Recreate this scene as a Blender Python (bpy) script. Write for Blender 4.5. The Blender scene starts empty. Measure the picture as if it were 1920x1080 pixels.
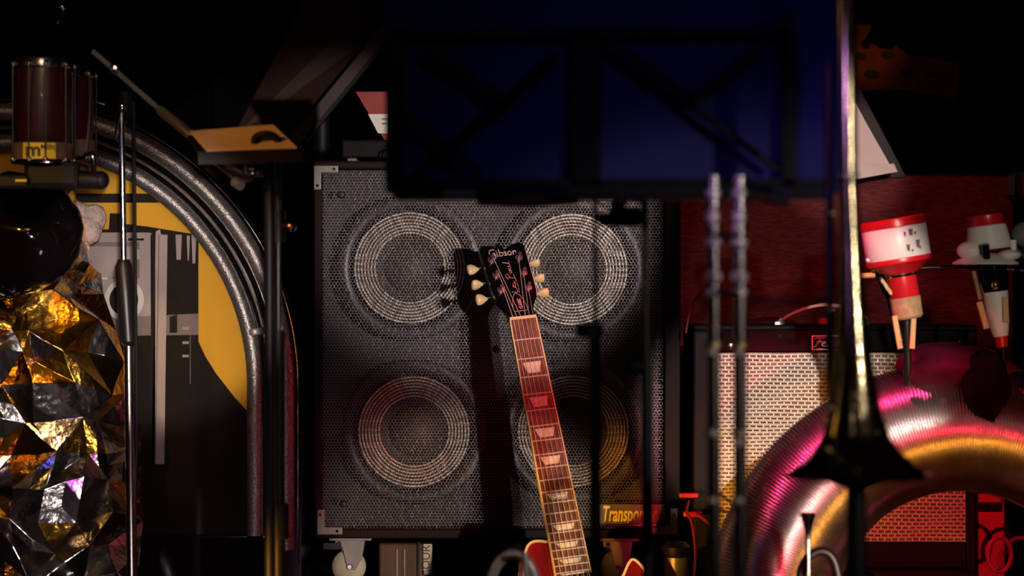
import bpy, math, random
from mathutils import Vector, Matrix, noise
R = math.radians
random.seed(7)
S = bpy.context.scene
COL = S.collection
FPX, CZ = 5000.0, 0.9          # focal length in pixels of a 1920 wide frame, camera height

# ------------------------------------------------------------ camera, world, lights, exposure
cd = bpy.data.cameras.new('camera'); cam = bpy.data.objects.new('camera', cd); COL.objects.link(cam)
cam.location = (0, 0, CZ); cam.rotation_euler = (R(90), 0, 0)
cd.sensor_width = 36; cd.lens = FPX / 1920 * 36
cd.clip_start = 0.05; cd.clip_end = 60
cd.dof.use_dof = True; cd.dof.focus_distance = 4.92; cd.dof.aperture_fstop = 4.6
S.camera = cam
w = bpy.data.worlds.new('world'); S.world = w; w.use_nodes = True
w.node_tree.nodes['Background'].inputs[0].default_value = (0.30, 0.16, 0.18, 1)
w.node_tree.nodes['Background'].inputs[1].default_value = 0.006
S.view_settings.view_transform = 'Standard'; S.view_settings.look = 'None'
S.view_settings.gamma = 1; S.view_settings.use_curve_mapping = False
S.view_settings.exposure = 0.0

def at(px, py, Y):
    return Vector(((px - 960) * Y / FPX, Y, CZ - (py - 540) * Y / FPX))

def aim(o, tgt):
    d = Vector(tgt) - o.location
    o.rotation_euler = d.to_track_quat('-Z', 'Y').to_euler()
def spot(name, loc, tgt, power, col, cone, blend=0.3, rad=0.03):
    l = bpy.data.lights.new(name, 'SPOT'); l.energy = power; l.color = col
    l.spot_size = R(cone); l.spot_blend = blend; l.shadow_soft_size = rad
    o = bpy.data.objects.new(name, l); COL.objects.link(o); o.location = loc; aim(o, tgt); return o
def area(name, loc, tgt, power, col, sx, sy, spread=40):
    l = bpy.data.lights.new(name, 'AREA'); l.energy = power; l.color = col; l.spread = R(spread)
    l.shape = 'RECTANGLE'; l.size = sx; l.size_y = sy
    o = bpy.data.objects.new(name, l); COL.objects.link(o); o.location = loc; aim(o, tgt); return o

WARM = (1.0, 0.86, 0.78); RED = (1.0, 0.03, 0.07); MAG = (1.0, 0.03, 0.17); AMB = (1.0, 0.40, 0.04)
spot('cabinet_spot', (1.55, 0.5, 1.04), at(898, 405, 5.0), 600, WARM, 8.0, 0.35, 0.04)
spot('cabinet_low_spot', (1.5, 0.6, 0.45), at(880, 1010, 5.0), 460, (1.0, .82, .66), 6.6, 0.45, 0.04)
spot('amplifier_spot', (0.95, 0.4, 1.7), at(1455, 758, 4.9), 640, (1.0, .80, .70), 5.6, 0.25, 0.03)
spot('duct_fill', (0.55, 0.5, 0.62), at(1560, 1010, 4.4), 330, (1.0, .84, .74), 3.4, 0.8, 0.03)  # added to whiten the left leg of the duct, no known source
spot('nozzle_spot', (1.25, 0.3, 1.2), at(1805, 452, 4.4), 105, (1.0, .88, .76), 5.8, 0.4, 0.03)
spot('arch_spot', (0.0, 0.3, 1.0), at(290, 555, 4.85), 520, WARM, 6.3, 0.30, 0.03)
spot('red_wash', (-0.2, 3.9, 2.2), at(1640, 745, 4.42), 130, MAG, 17, 0.5, 0.04)
spot('red_low', (0.75, 1.5, 0.50), at(1630, 985, 4.95), 130, RED, 16, 0.5, 0.04)
spot('red_neck', (1.3, 4.35, 1.5), at(1005, 690, 4.78), 75, (1, .025, .06), 18, 0.7, 0.03)
spot('red_cloth', (1.5, 2.6, 2.3), at(1540, 450, 5.5), 60, (1, .14, .10), 17, 0.7, 0.04)
spot('amber_low', (-1.2, 2.6, 0.36), at(1062, 985, 4.65), 300, AMB, 8, 0.8, 0.04)
spot('amber_duct', (1.05, 3.35, 0.12), at(1720, 900, 4.4), 15, AMB, 34, 0.8, 0.05)
spot('amber_foil', (-1.2, 0.6, 2.2), at(70, 590, 4.5), 210, (1.0, .50, .06), 7, 0.6, 0.05)
spot('amber_music', (-2.2, 2.2, 2.0), at(460, 268, 3.9), 110, (1.0, .36, .05), 5.6, 0.5, 0.04)
spot('amber_far', (1.5, 4.6, 2.2), at(1630, 105, 6.3), 16, (1.0, .36, .04), 4.2, 0.8, 0.04)
spot('paper_spot', (1.4, 1.0, 2.0), at(1630, 270, 5.35), 340, WARM, 3.4, 0.4, 0.03)
spot('badge_spot', (-0.3, 0.4, 1.6), at(80, 250, 4.3), 9, WARM, 6, 0.5, 0.03)
spot('blue_flood', (0.9, 0.9, 2.0), at(1300, 230, 2.9), 6, (0.06, 0.05, 1.0), 15, 0.6, 0.08)
spot('purple_side', (-0.3, 1.7, 1.2), at(1590, 330, 2.8), 9.0, (.50, .22, 1.0), 16, 0.7, 0.03)
area('foil_fill_far', (-0.7, -0.4, 2.4), at(100, 800, 4.5), .8, WARM, .2, .55, 180)  # unseen area light added for highlights on the foil
area('foil_fill_white', (-0.62, 3.30, 1.55), (-1.62, 3.42, 1.22), 2.8, (1, .92, .88), .30, .22, 180)  # added out of view so the foil has white to reflect
area('foil_fill_amber', (-0.66, 3.00, 1.65), (-1.66, 3.15, 1.28), 4.6, (1, .40, .04), .34, .30, 180)  # added out of view for amber reflections in the foil
area('foil_fill_low', (-0.42, 3.75, 0.30), (-1.42, 3.95, 0.52), 2.4, (1, .86, .8), .16, .30, 180)  # unseen low light added for foil reflections
area('foil_fill_magenta', (-0.45, 3.20, 0.30), (-1.40, 3.6, 0.50), .5, (.85, .02, .8), .16, .16, 180)  # added magenta source, unseen, for the foil to mirror
area('foil_fill_blue', (-1.6, 2.6, 1.2), at(40, 800, 4.5), .25, (.15, .15, 1), .16, .2, 180)  # added blue source, unseen, for the foil to mirror
area('foil_fill_left', (-1.9, 3.0, 1.5), at(40, 700, 4.5), .9, (1, .50, .10), .3, .3, 180)  # unseen side light added for warm foil reflections
spot('brass_fill_spot', (1.7, 0.9, 1.25), at(1600, 640, 2.8), 40, WARM, 14, 0.5, 0.03)  # extra spot added for glints on the trombone
spot('boom_fill', (-0.2, 1.6, 2.1), at(265, 185, 4.2), 50, WARM, 5.5, 0.6, 0.03)  # extra spot added to brighten the dark boom
area('brass_fill_area', (1.4, 0.2, 1.9), at(1600, 700, 2.8), 0.9, WARM, .10, .35, 180)  # unseen area light added for highlights on the brass

# ------------------------------------------------------------ materials
def mat(name, col, rough=0.5, metal=0.0, spec=0.5, bump=None, var=None, coat=0, emit=None):
    """bump=(type, scale(xyz or float), strength, distance); var=(scale, second colour)"""
    m = bpy.data.materials.new(name); m.use_nodes = True
    nt = m.node_tree; b = nt.nodes['Principled BSDF']
    c = (*col, 1)
    b.inputs['Base Color'].default_value = c; b.inputs['Roughness'].default_value = rough
    b.inputs['Metallic'].default_value = metal; b.inputs['Specular IOR Level'].default_value = spec
    b.inputs['Coat Weight'].default_value = coat
    tc = nt.nodes.new('ShaderNodeTexCoord')
    def tex(kind, sc):
        mp = nt.nodes.new('ShaderNodeMapping'); nt.links.new(tc.outputs['Object'], mp.inputs[0])
        if isinstance(sc, tuple): mp.inputs['Scale'].default_value = sc; s = 1.0
        else: s = sc
        if kind == 'voronoi':
            t = nt.nodes.new('ShaderNodeTexVoronoi'); t.inputs['Scale'].default_value = s; o = t.outputs['Distance']
        elif kind == 'wave':
            t = nt.nodes.new('ShaderNodeTexWave'); t.inputs['Scale'].default_value = s; t.bands_direction = 'Z'; o = t.outputs['Fac']
        else:
            t = nt.nodes.new('ShaderNodeTexNoise'); t.inputs['Scale'].default_value = s; t.inputs['Detail'].default_value = 4; o = t.outputs['Fac']
        nt.links.new(mp.outputs[0], t.inputs['Vector']); return o
    if bump:
        k, sc, st, di = bump
        bn = nt.nodes.new('ShaderNodeBump'); bn.inputs['Strength'].default_value = st; bn.inputs['Distance'].default_value = di
        nt.links.new(tex(k, sc), bn.inputs['Height']); nt.links.new(bn.outputs[0], b.inputs['Normal'])
    if var:
        sc, c2 = var[0], var[1]; k = var[2] if len(var) > 2 else 'noise'
        cr = nt.nodes.new('ShaderNodeValToRGB')
        cr.color_ramp.elements[0].position = .38; cr.color_ramp.elements[0].color = c
        cr.color_ramp.elements[1].position = .62; cr.color_ramp.elements[1].color = (*c2, 1)
        nt.links.new(tex(k, sc), cr.inputs[0]); nt.links.new(cr.outputs[0], b.inputs['Base Color'])
    return m
M = {}
M['black'] = mat('black_paint', (.012, .011, .012), .45, bump=('noise', 220., .15, .001))
M['gloss'] = mat('gloss_black', (.004, .003, .004), .08, spec=.22, bump=('noise', 9., .04, .004))
M['void'] = mat('stage_black', (.006, .004, .005), .85, bump=('noise', 30., .2, .004))
M['drape'] = mat('black_drape', (.004, .003, .004), .95, spec=.1, bump=('noise', 60., .2, .002))
M['tolex'] = mat('black_vinyl', (.009, .006, .007), .55, spec=.15, bump=('noise', 420., .5, .0012), var=(14., (.006, .004, .005)))
M['edge'] = mat('brown_cabinet_edge', (.016, .006, .005), .6, spec=.15, bump=('noise', 300., .4, .001), var=((3., 3., 1.2), (.009, .005, .005)))
M['grille'] = mat('perforated_steel', (.22, .19, .195), .38, .5, bump=('noise', 130., .35, .004), var=(7., (.13, .115, .12)))
M['rib'] = mat('rib_painted_highlight', (.97, .88, .78), .30, .35, spec=.9)  # near-white colour carries the highlights on the cone ridges
M['cone'] = mat('ribbed_speaker_paper', (.10, .07, .055), .45, spec=.5)
M['cone_in'] = mat('smooth_speaker_paper', (.045, .033, .03), .6, bump=('noise', 160., .3, .001))
M['basket'] = mat('speaker_chassis', (.022, .018, .02), .35, .4, bump=('noise', 90., .15, .001))
M['baffle'] = mat('baffle_board', (.008, .006, .006), .6, bump=('noise', 120., .3, .001))
M['zinc'] = mat('brushed_zinc', (.30, .28, .25), .42, .6, bump=('noise', (400., 20., 60.), .3, .0005), var=(20., (.22, .205, .19)))
M['chrome'] = mat('chrome', (.80, .78, .76), .13, 1., bump=('noise', 25., .05, .002))
M['chrome_dark'] = mat('dull_dark_chrome', (.38, .34, .32), .22, 1., bump=('noise', 25., .05, .002))
M['alu'] = mat('ribbed_foil_aluminium', (.80, .76, .74), .26, 1., bump=('noise', 60., .1, .001), var=(18., (.66, .62, .60)))
M['brass'] = mat('lacquered_brass', (.46, .38, .20), .16, 1., bump=('noise', 12., .06, .004), var=(16., (.34, .29, .17)))
M['brass_s'] = mat('satin_brass', (.80, .62, .34), .34, .9, bump=('noise', 12., .06, .004), var=(16., (.7, .5, .25)))
M['silver'] = mat('crumpled_silver_foil', (.80, .77, .78), .15, 1., bump=('noise', 22., .30, .012))
M['gold'] = mat('foil_amber_reflection', (.92, .52, .08), .18, 1., bump=('noise', 26., .40, .012))  # gold colour stands for amber light reflected in the metal
M['headface'] = mat('black_headstock_lacquer', (.004, .003, .004), .13, coat=.5, bump=('noise', 14., .05, .003))
M['rose'] = mat('rosewood', (.20, .075, .035), .42, bump=('noise', (260., 260., 12.), .25, .0008), var=((190., 190., 9.), (.10, .032, .016)))
M['cream'] = mat('cream_plastic', (.86, .68, .36), .38, bump=('noise', 60., .05, .001), var=(30., (.80, .60, .28)))
M['pearl'] = mat('pearl_inlay', (.88, .74, .56), .26, coat=.3, var=(70., (.70, .56, .42)))
M['fret'] = mat('nickel_fretwire', (.92, .82, .74), .3, .35, bump=('noise', 50., .05, .001))
M['post'] = mat('nickel_red_reflection', (.62, .36, .40), .25, .85, bump=('noise', 50., .05, .001))  # pink tint puts a red reflection into the nickel
M['string'] = mat('steel_string', (.92, .80, .70), .35, .3, bump=('noise', 900., .4, .0002))
M['redwood'] = mat('cherry_lacquer', (.26, .010, .010), .14, coat=.8, bump=('noise', 7., .04, .004), var=((10., 10., 3.), (.17, .005, .006)))
M['logo'] = mat('pearl_logo_red_light', (.95, .62, .60), .35, var=(90., (.80, .45, .5)))  # magenta light is put into the pink of the logo
M['silk'] = mat('silkscreen_red_light', (.85, .35, .38), .4, var=(90., (.8, .3, .35)))  # reddish from the magenta light painted into the colour
M['sparkle'] = mat('sparkly_black_tube', (.045, .04, .04), .22, .7, bump=('noise', 700., .8, .0007), var=(760., (.42, .38, .36)))
M['yellow'] = mat('yellow_print', (.86, .46, .035), .55, spec=.08, var=(4., (.80, .42, .04)))
M['pgrey'] = mat('grey_mauve_print', (.46, .38, .37), .55, spec=.08, var=(12., (.41, .34, .33)))
M['pgrey2'] = mat('dark_mauve_print', (.26, .21, .205), .55, spec=.08, var=(12., (.22, .18, .17)))
M['plight'] = mat('pale_pink_print', (.52, .42, .39), .55, spec=.08, var=(14., (.46, .37, .35)))
M['pwhite'] = mat('off_white_print', (.80, .74, .66), .55, spec=.08, var=(20., (.72, .66, .6)))
M['pdark'] = mat('dark_print_with_shadow', (.016, .009, .006), .5, spec=.08, var=(9., (.010, .006, .004)))  # dark print, with the shadow on the lower panel in its colour
M['pblack'] = mat('black_print', (.012, .009, .008), .5, spec=.08, var=(9., (.018, .013, .011)))
M['redcloth'] = mat('dark_red_cabinet_cloth', (.20, .020, .022), .7, bump=('noise', (90., 90., 700.), .9, .002), var=((60., 60., 420.), (.075, .006, .010)))
M['strand'] = mat('silver_cloth_strand', (.84, .72, .60), .42, .15, bump=('noise', (500., 500., 900.), .5, .0006), var=((260., 60., 60.), (.70, .58, .47)))
M['clothback'] = mat('cloth_backing', (.10, .065, .055), .8, bump=('noise', 300., .3, .001))
M['stitch'] = mat('cloth_stitch', (.90, .80, .68), .4, .2, var=(90., (.8, .7, .6)))
M['white'] = mat('white_plastic', (.84, .80, .74), .35, bump=('noise', 30., .05, .001), var=(12., (.78, .74, .68)))
M['redpl'] = mat('red_plastic', (.62, .012, .02), .28, bump=('noise', 30., .05, .001), var=(12., (.52, .01, .016)))
M['redglow'] = mat('bright_red_plastic', (.80, .012, .018), .4, bump=('noise', 30., .05, .001), var=(9., (.7, .01, .015)))
M['cork'] = mat('tan_cork', (.46, .30, .16), .8, bump=('noise', 300., .5, .001), var=(90., (.34, .21, .1)))
M['tan'] = mat('tan_wood', (.66, .42, .17), .6, bump=('noise', (300., 300., 20.), .3, .0006), var=((200., 200., 12.), (.5, .3, .11)))
M['felt'] = mat('maroon_felt', (.10, .003, .022), .95, spec=.1, bump=('noise', 500., .7, .002), var=(25., (.07, .002, .015)))
M['wool'] = mat('pale_wool', (.60, .46, .42), .95, bump=('noise', 160., .9, .006), var=(40., (.48, .36, .33)))
M['paper'] = mat('white_paper', (.86, .80, .76), .7, bump=('noise', 12., .2, .006), var=(5., (.80, .74, .70)))
M['paper_o'] = mat('music_paper', (.80, .66, .52), .7, bump=('noise', 12., .2, .006), var=(6., (.72, .58, .44)))
M['paper_r'] = mat('red_light_booklet', (.34, .03, .025), .55, var=(9., (.26, .02, .02)))  # red light on the sheet is painted into the paper colour
M['blue_light_board'] = mat('folder_blue_light', (.045, .045, .22), .7, spec=.2, bump=('noise', 9., .2, .01), var=(2.2, (.025, .025, .15)))  # blue light on a dark surface, put into the colour
M['stand'] = mat('stand_black_enamel', (.006, .005, .006), .5, spec=.25, bump=('noise', 150., .15, .0006))
M['stand_s'] = mat('stand_satin_black', (.014, .012, .014), .35, .2, bump=('noise', 150., .15, .0006))
M['shell'] = mat('oxblood_drum_lacquer', (.036, .003, .002), .42, coat=.1, bump=('noise', 12., .05, .003), var=((6., 6., 14.), (.03, .002, .003)))
M['brownring'] = mat('brown_fibre_ring', (.12, .07, .05), .5, bump=('noise', 120., .3, .001))
M['badge'] = mat('yellow_badge', (.80, .62, .03), .35, var=(60., (.72, .55, .03)))
M['ink'] = mat('black_ink', (.01, .01, .01), .5, var=(60., (.02, .02, .02)))
M['board'] = mat('dark_red_brown_board', (.032, .009, .007), .6, spec=.2, bump=('noise', (30., 30., 8.), .3, .002), var=(5., (.02, .007, .004)))
M['boardedge'] = mat('greyish_board_edge', (.06, .035, .038), .6, bump=('noise', 40., .2, .002))
M['spot'] = mat('orange_spotted_board', (.40, .085, .012), .6, bump=('noise', 30., .3, .002), var=(16., (.22, .03, .006)))
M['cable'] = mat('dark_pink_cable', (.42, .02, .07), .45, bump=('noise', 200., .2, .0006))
M['rubber'] = mat('grey_rubber', (.16, .15, .14), .6, bump=('noise', 90., .2, .0006))
M['wheel'] = mat('ivory_wheel', (.56, .50, .36), .5, bump=('noise', 90., .2, .0006))
M['case'] = mat('orange_brown_case', (.12, .045, .018), .35, bump=('noise', 40., .2, .001), var=((14., 14., 5.), (.06, .022, .01)))
M['badgeg'] = mat('grey_badge_plate', (.20, .19, .16), .35, .5, bump=('noise', (300., 20., 40.), .2, .0005), var=(9., (.14, .13, .11)))
M['ylet'] = mat('yellow_lettering', (.96, .88, .14), .4, var=(60., (.9, .8, .12)))
def thin_glass(name):
    m = bpy.data.materials.new(name); m.use_nodes = True; nt = m.node_tree; nt.nodes.clear()
    o = nt.nodes.new('ShaderNodeOutputMaterial'); mx = nt.nodes.new('ShaderNodeMixShader')
    tr = nt.nodes.new('ShaderNodeBsdfTransparent'); tr.inputs[0].default_value = (.94, .94, .94, 1)
    gl = nt.nodes.new('ShaderNodeBsdfGlossy'); gl.inputs['Roughness'].default_value = .06
    fr = nt.nodes.new('ShaderNodeFresnel'); fr.inputs[0].default_value = 1.5
    nz = nt.nodes.new('ShaderNodeTexNoise'); nz.inputs['Scale'].default_value = 5
    bp = nt.nodes.new('ShaderNodeBump'); bp.inputs['Strength'].default_value = .08
    nt.links.new(nz.outputs['Fac'], bp.inputs['Height']); nt.links.new(bp.outputs[0], gl.inputs['Normal'])
    nt.links.new(fr.outputs[0], mx.inputs[0]); nt.links.new(tr.outputs[0], mx.inputs[1]); nt.links.new(gl.outputs[0], mx.inputs[2])
    nt.links.new(mx.outputs[0], o.inputs[0]); return m
M['acrylic'] = thin_glass('clear_acrylic')

# ------------------------------------------------------------ builders
OG = {}
def thing(name, label, cat, loc, group=None):
    o = bpy.data.objects.new(name, None); COL.objects.link(o); o.location = loc; o.empty_display_size = .05
    o['label'] = label; o['category'] = cat
    if group: o['group'] = group
    OG[o.name] = Vector(loc); return o
def tag(o, label, cat, group=None):
    o['label'] = label; o['category'] = cat
    if group: o['group'] = group
    return o
class MB:
    def __init__(s): s.v = []; s.f = []; s.mi = []
    def add(s, vs, fs, mi=0):
        n = len(s.v); s.v += [Vector(p) for p in vs]; s.f += [tuple(i + n for i in f) for f in fs]; s.mi += [mi] * len(fs); return s
    def box(s, a, b):
        x0, y0, z0 = a; x1, y1, z1 = b
        return s.add([(x0,y0,z0),(x1,y0,z0),(x1,y1,z0),(x0,y1,z0),(x0,y0,z1),(x1,y0,z1),(x1,y1,z1),(x0,y1,z1)],
                     [(0,3,2,1),(4,5,6,7),(0,1,5,4),(1,2,6,5),(2,3,7,6),(3,0,4,7)])
    def pbox(s, x0, x1, y0, y1, Yf, Yb):       # box whose front face spans these pixels at depth Yf
        a = at(x0, y1, Yf); b = at(x1, y0, Yf)
        return s.box((a.x, Yf, a.z), (b.x, Yb, b.z))
    def beam(s, p, q, wd, th, up=Vector((0, 1, 0))):   # rectangular bar from p to q
        p = Vector(p); q = Vector(q); d = (q - p).normalized(); a = d.cross(up).normalized() * wd / 2; b = a.cross(d).normalized() * th / 2
        vs = [p-a-b, p+a-b, p+a+b, p-a+b, q-a-b, q+a-b, q+a+b, q-a+b]
        return s.add(vs, [(0,3,2,1),(4,5,6,7),(0,1,5,4),(1,2,6,5),(2,3,7,6),(3,0,4,7)])
    def extr(s, pts, vec):
        n = len(pts); vec = Vector(vec); pts = [Vector(p) for p in pts]
        return s.add(pts + [p + vec for p in pts], [tuple(range(n))[::-1], tuple(range(n, 2*n))] + [(i, (i+1) % n, n+(i+1) % n, n+i) for i in range(n)])
    def tube(s, pts, r, seg=12, caps=True):
        pts = [Vector(p) for p in pts]; n = len(pts); rs = r if isinstance(r, (list, tuple)) else [r] * n
        vs = []; fs = []; a = None
        for i, p in enumerate(pts):
            d = (pts[min(i+1, n-1)] - pts[max(i-1, 0)]).normalized()
            if a is None:
                a = d.cross(Vector((0, 0, 1)) if abs(d.z) < .9 else Vector((0, 1, 0))).normalized()
            else: a = (a - d * a.dot(d)).normalized()
            b = d.cross(a)
            for k in range(seg):
                t = 2 * math.pi * k / seg; vs.append(p + (a * math.cos(t) + b * math.sin(t)) * rs[i])
        for i in range(n-1):
            for k in range(seg):
                k2 = (k+1) % seg; fs.append((i*seg+k, i*seg+k2, (i+1)*seg+k2, (i+1)*seg+k))
        if caps: fs += [tuple(range(seg))[::-1], tuple((n-1)*seg + k for k in range(seg))]
        return s.add(vs, fs)
    def lathe(s, prof, org, axis=(0, 0, 1), seg=48, a0=0, a1=360):
        org = Vector(org); ax = Vector(axis).normalized()
        a = ax.cross(Vector((0, 1, 0)) if abs(ax.y) < .9 else Vector((1, 0, 0))).normalized(); b = ax.cross(a)
        full = (a1 - a0) >= 360; m = seg if full else seg + 1; vs = []; fs = []
        for r, h in prof:
            for k in range(m):
                t = R(a0 + (a1-a0) * k / seg); vs.append(org + ax * h + (a * math.cos(t) + b * math.sin(t)) * max(r, 1e-5))
        for i in range(len(prof) - 1):
            for k in range(seg):
                k2 = (k+1) % m; fs.append((i*m+k, i*m+k2, (i+1)*m+k2, (i+1)*m+k))
        return s.add(vs, fs)
    def ball(s, c, r, sc=(1, 1, 1), seg=20, rings=12, fn=None):
        c = Vector(c); vs = []; fs = []
        for i in range(rings + 1):
            th = math.pi * i / rings
            for k in range(seg):
                ph = 2 * math.pi * k / seg
                d = Vector((math.sin(th)*math.cos(ph), math.sin(th)*math.sin(ph), math.cos(th)))
                f = fn(d) if fn else 1
                vs.append(c + Vector((d.x*sc[0], d.y*sc[1], d.z*sc[2])) * r * f)
        for i in range(rings):
            for k in range(seg):
                k2 = (k+1) % seg; fs.append((i*seg+k, (i+1)*seg+k, (i+1)*seg+k2, i*seg+k2))
        return s.add(vs, fs)
    def build(s, name, m, parent=None, smooth=False, bevel=0, bseg=2, kind=None, label=None, auto=True):
        me = bpy.data.meshes.new(name); og = OG[parent.name] if parent else Vector((0, 0, 0))
        me.from_pydata([tuple(v - og) for v in s.v], [], s.f)
        ms = m if isinstance(m, list) else [m]
        for k in ms: me.materials.append(k)
        if len(ms) > 1: me.polygons.foreach_set('material_index', s.mi)
        me.update()
        import bmesh as _b
        bm = _b.new(); bm.from_mesh(me); _b.ops.recalc_face_normals(bm, faces=bm.faces[:]) if auto and len(bm.faces) < 60000 else None
        if smooth:
            for f in bm.faces: f.smooth = True
            if auto:
                for e in bm.edges:
                    if len(e.link_faces) == 2 and e.calc_face_angle(0) > R(38): e.smooth = False
        bm.to_mesh(me); bm.free()
        o = bpy.data.objects.new(name, me); COL.objects.link(o)
        if parent: o.parent = parent; OG[o.name] = og
        else: OG[o.name] = og
        if bevel:
            b = o.modifiers.new('bevel', 'BEVEL'); b.width = bevel; b.segments = bseg; b.limit_method = 'ANGLE'; b.angle_limit = R(30)
        if kind: o['kind'] = kind
        if label: o['label'] = label
        return o
def words(name, body, m, parent, org, xdir, up, size, ext=.0006, shear=0., sx=1., off=0., align='LEFT', label=None):
    c = bpy.data.curves.new(name, 'FONT'); c.body = body; c.size = size; c.extrude = ext; c.shear = shear; c.offset = off
    c.align_x = align; c.materials.append(m); c.resolution_u = 3
    o = bpy.data.objects.new(name, c); COL.objects.link(o); o.parent = parent
    x = Vector(xdir).normalized(); y = Vector(up); y = (y - x * y.dot(x)).normalized(); z = x.cross(y)
    c2 = bpy.data.meshes.new_from_object(o, depsgraph=bpy.context.evaluated_depsgraph_get()); bpy.data.objects.remove(o)
    o = bpy.data.objects.new(name, c2); COL.objects.link(o); o.parent = parent
    mt = Matrix((x * sx, y, z)).transposed().to_4x4(); mt.translation = Vector(org) - OG[parent.name]
    o.matrix_basis = mt
    if label: o['label'] = label
    OG[o.name] = OG[parent.name]; return o
def smoothpath(pts, n=8):
    pts = [Vector(p) for p in pts]; out = []
    for i in range(len(pts) - 1):
        p0 = pts[max(i-1, 0)]; p1 = pts[i]; p2 = pts[i+1]; p3 = pts[min(i+2, len(pts)-1)]
        for k in range(n):
            t = k / n
            out.append(.5*((2*p1) + (p2-p0)*t + (2*p0-5*p1+4*p2-p3)*t*t + (3*p1-p0-3*p2+p3)*t**3))
    out.append(pts[-1]); return out
X, Yv, Z = Vector((1, 0, 0)), Vector((0, 1, 0)), Vector((0, 0, 1))
FR = -Yv                                # towards the camera

# ------------------------------------------------------------ the setting
PZ = at(0, 1100, 5.0).z                 # top of the platform
f = MB().box((-6, -1, -.05), (6, 9, 0)).build('floor', M['void']); f['kind'] = 'structure'
c = MB(); n = 240
vs = []; fs = []
for i in range(n + 1):
    x = -5 + 10 * i / n; yy = 7.6 + .10 * math.sin(i * .55) + .04 * math.sin(i * 1.3)
    vs += [(x, yy, 0), (x, yy, 4.2), (x, yy + .02, 4.2), (x, yy + .02, 0)]
for i in range(n):
    a, b = 4*i, 4*i+4; fs += [(a, b, b+1, a+1), (a+3, a+2, b+2, b+3), (a+1, b+1, b+2, a+2)]
c.add(vs, fs); wb = c.build('wall_back', M['drape'], smooth=True); wb['kind'] = 'structure'
pl = thing('stage_platform', 'low black stage platform carrying the speaker cabinet and amplifier', 'platform', (0, 6.2, 0))
MB().box((-2.6, 4.74, PZ-.03), (2.6, 7.2, PZ)).build('deck', M['void'], pl, bevel=.004)
fp = MB(); fp.box((-2.58, 4.76, .02), (2.58, 4.78, PZ-.03)); fp.box((-2.58, 7.16, .02), (2.58, 7.18, PZ-.03)); fp.build('skirt_panel', M['void'], pl)
for x in (-2.4, 0, 2.4):
    for y in (4.9, 7.0): MB().tube([(x, y, 0), (x, y, PZ-.03)], .024).build('leg', M['stand'], pl)

# ------------------------------------------------------------ bass cabinet
CF = 5.0
cab = thing('bass_cabinet', 'large black bass speaker cabinet with four speakers behind a honeycomb grille', 'speaker cabinet', (at(932, 0, CF).x, 5.2, PZ))
b = MB()
b.pbox(588, 1276, 302, 317, CF, 5.42); b.pbox(588, 1276, 992, 1010, CF, 5.42)
b.pbox(588, 603, 317, 992, CF, 5.42); b.pbox(1246, 1276, 317, 992, CF, 5.42); b.pbox(588, 1276, 302, 1010, 5.40, 5.42)
b.build('shell', [M['edge']], cab, bevel=.003)
MB().pbox(603, 1246, 317, 992, 5.062, 5.08).build('baffle', M['baffle'], cab)
# honeycomb grille: real perforated sheet
def honeycomb(x0, x1, z0, z1, Y, p, hole, th):
    vs = []; fs = []; rowh = p * math.sqrt(3) / 2; Rr = p / math.sqrt(3)
    nr = int((z1 - z0) / rowh); nc = int((x1 - x0) / p)
    ang = [R(30 + 60*k) for k in range(6)]
    for j in range(nr):
        for i in range(nc):
            cx = x0 + p * (i + .5 + (.25 if j % 2 else -.25)); cz = z0 + rowh * (j + .5)
            yo = .0016 * noise.noise(Vector((cx * 7, cz * 7, 1)))
            n = len(vs)
            for t in ang: vs.append((cx + Rr * math.cos(t), Y + yo, cz + Rr * math.sin(t)))
            for t in ang: vs.append((cx + hole * math.cos(t), Y + yo, cz + hole * math.sin(t)))
            for t in ang: vs.append((cx + hole * math.cos(t), Y + yo + th, cz + hole * math.sin(t)))
            for k in range(6):
                k2 = (k+1) % 6
                fs.append((n+k, n+6+k, n+6+k2, n+k2)); fs.append((n+6+k, n+12+k, n+12+k2, n+6+k2))
    return vs, fs
gv, gf = honeycomb(at(603, 0, CF).x, at(1246, 0, CF).x, at(0, 991, CF).z, at(0, 318, CF).z, 5.010, .0062, .00306, .0010)
g = MB(); g.v = [Vector(v) for v in gv]; g.f = gf; g.mi = [0] * len(gf)
g.build('honeycomb_grille', M['grille'], cab, kind='stuff', auto=False)
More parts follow.
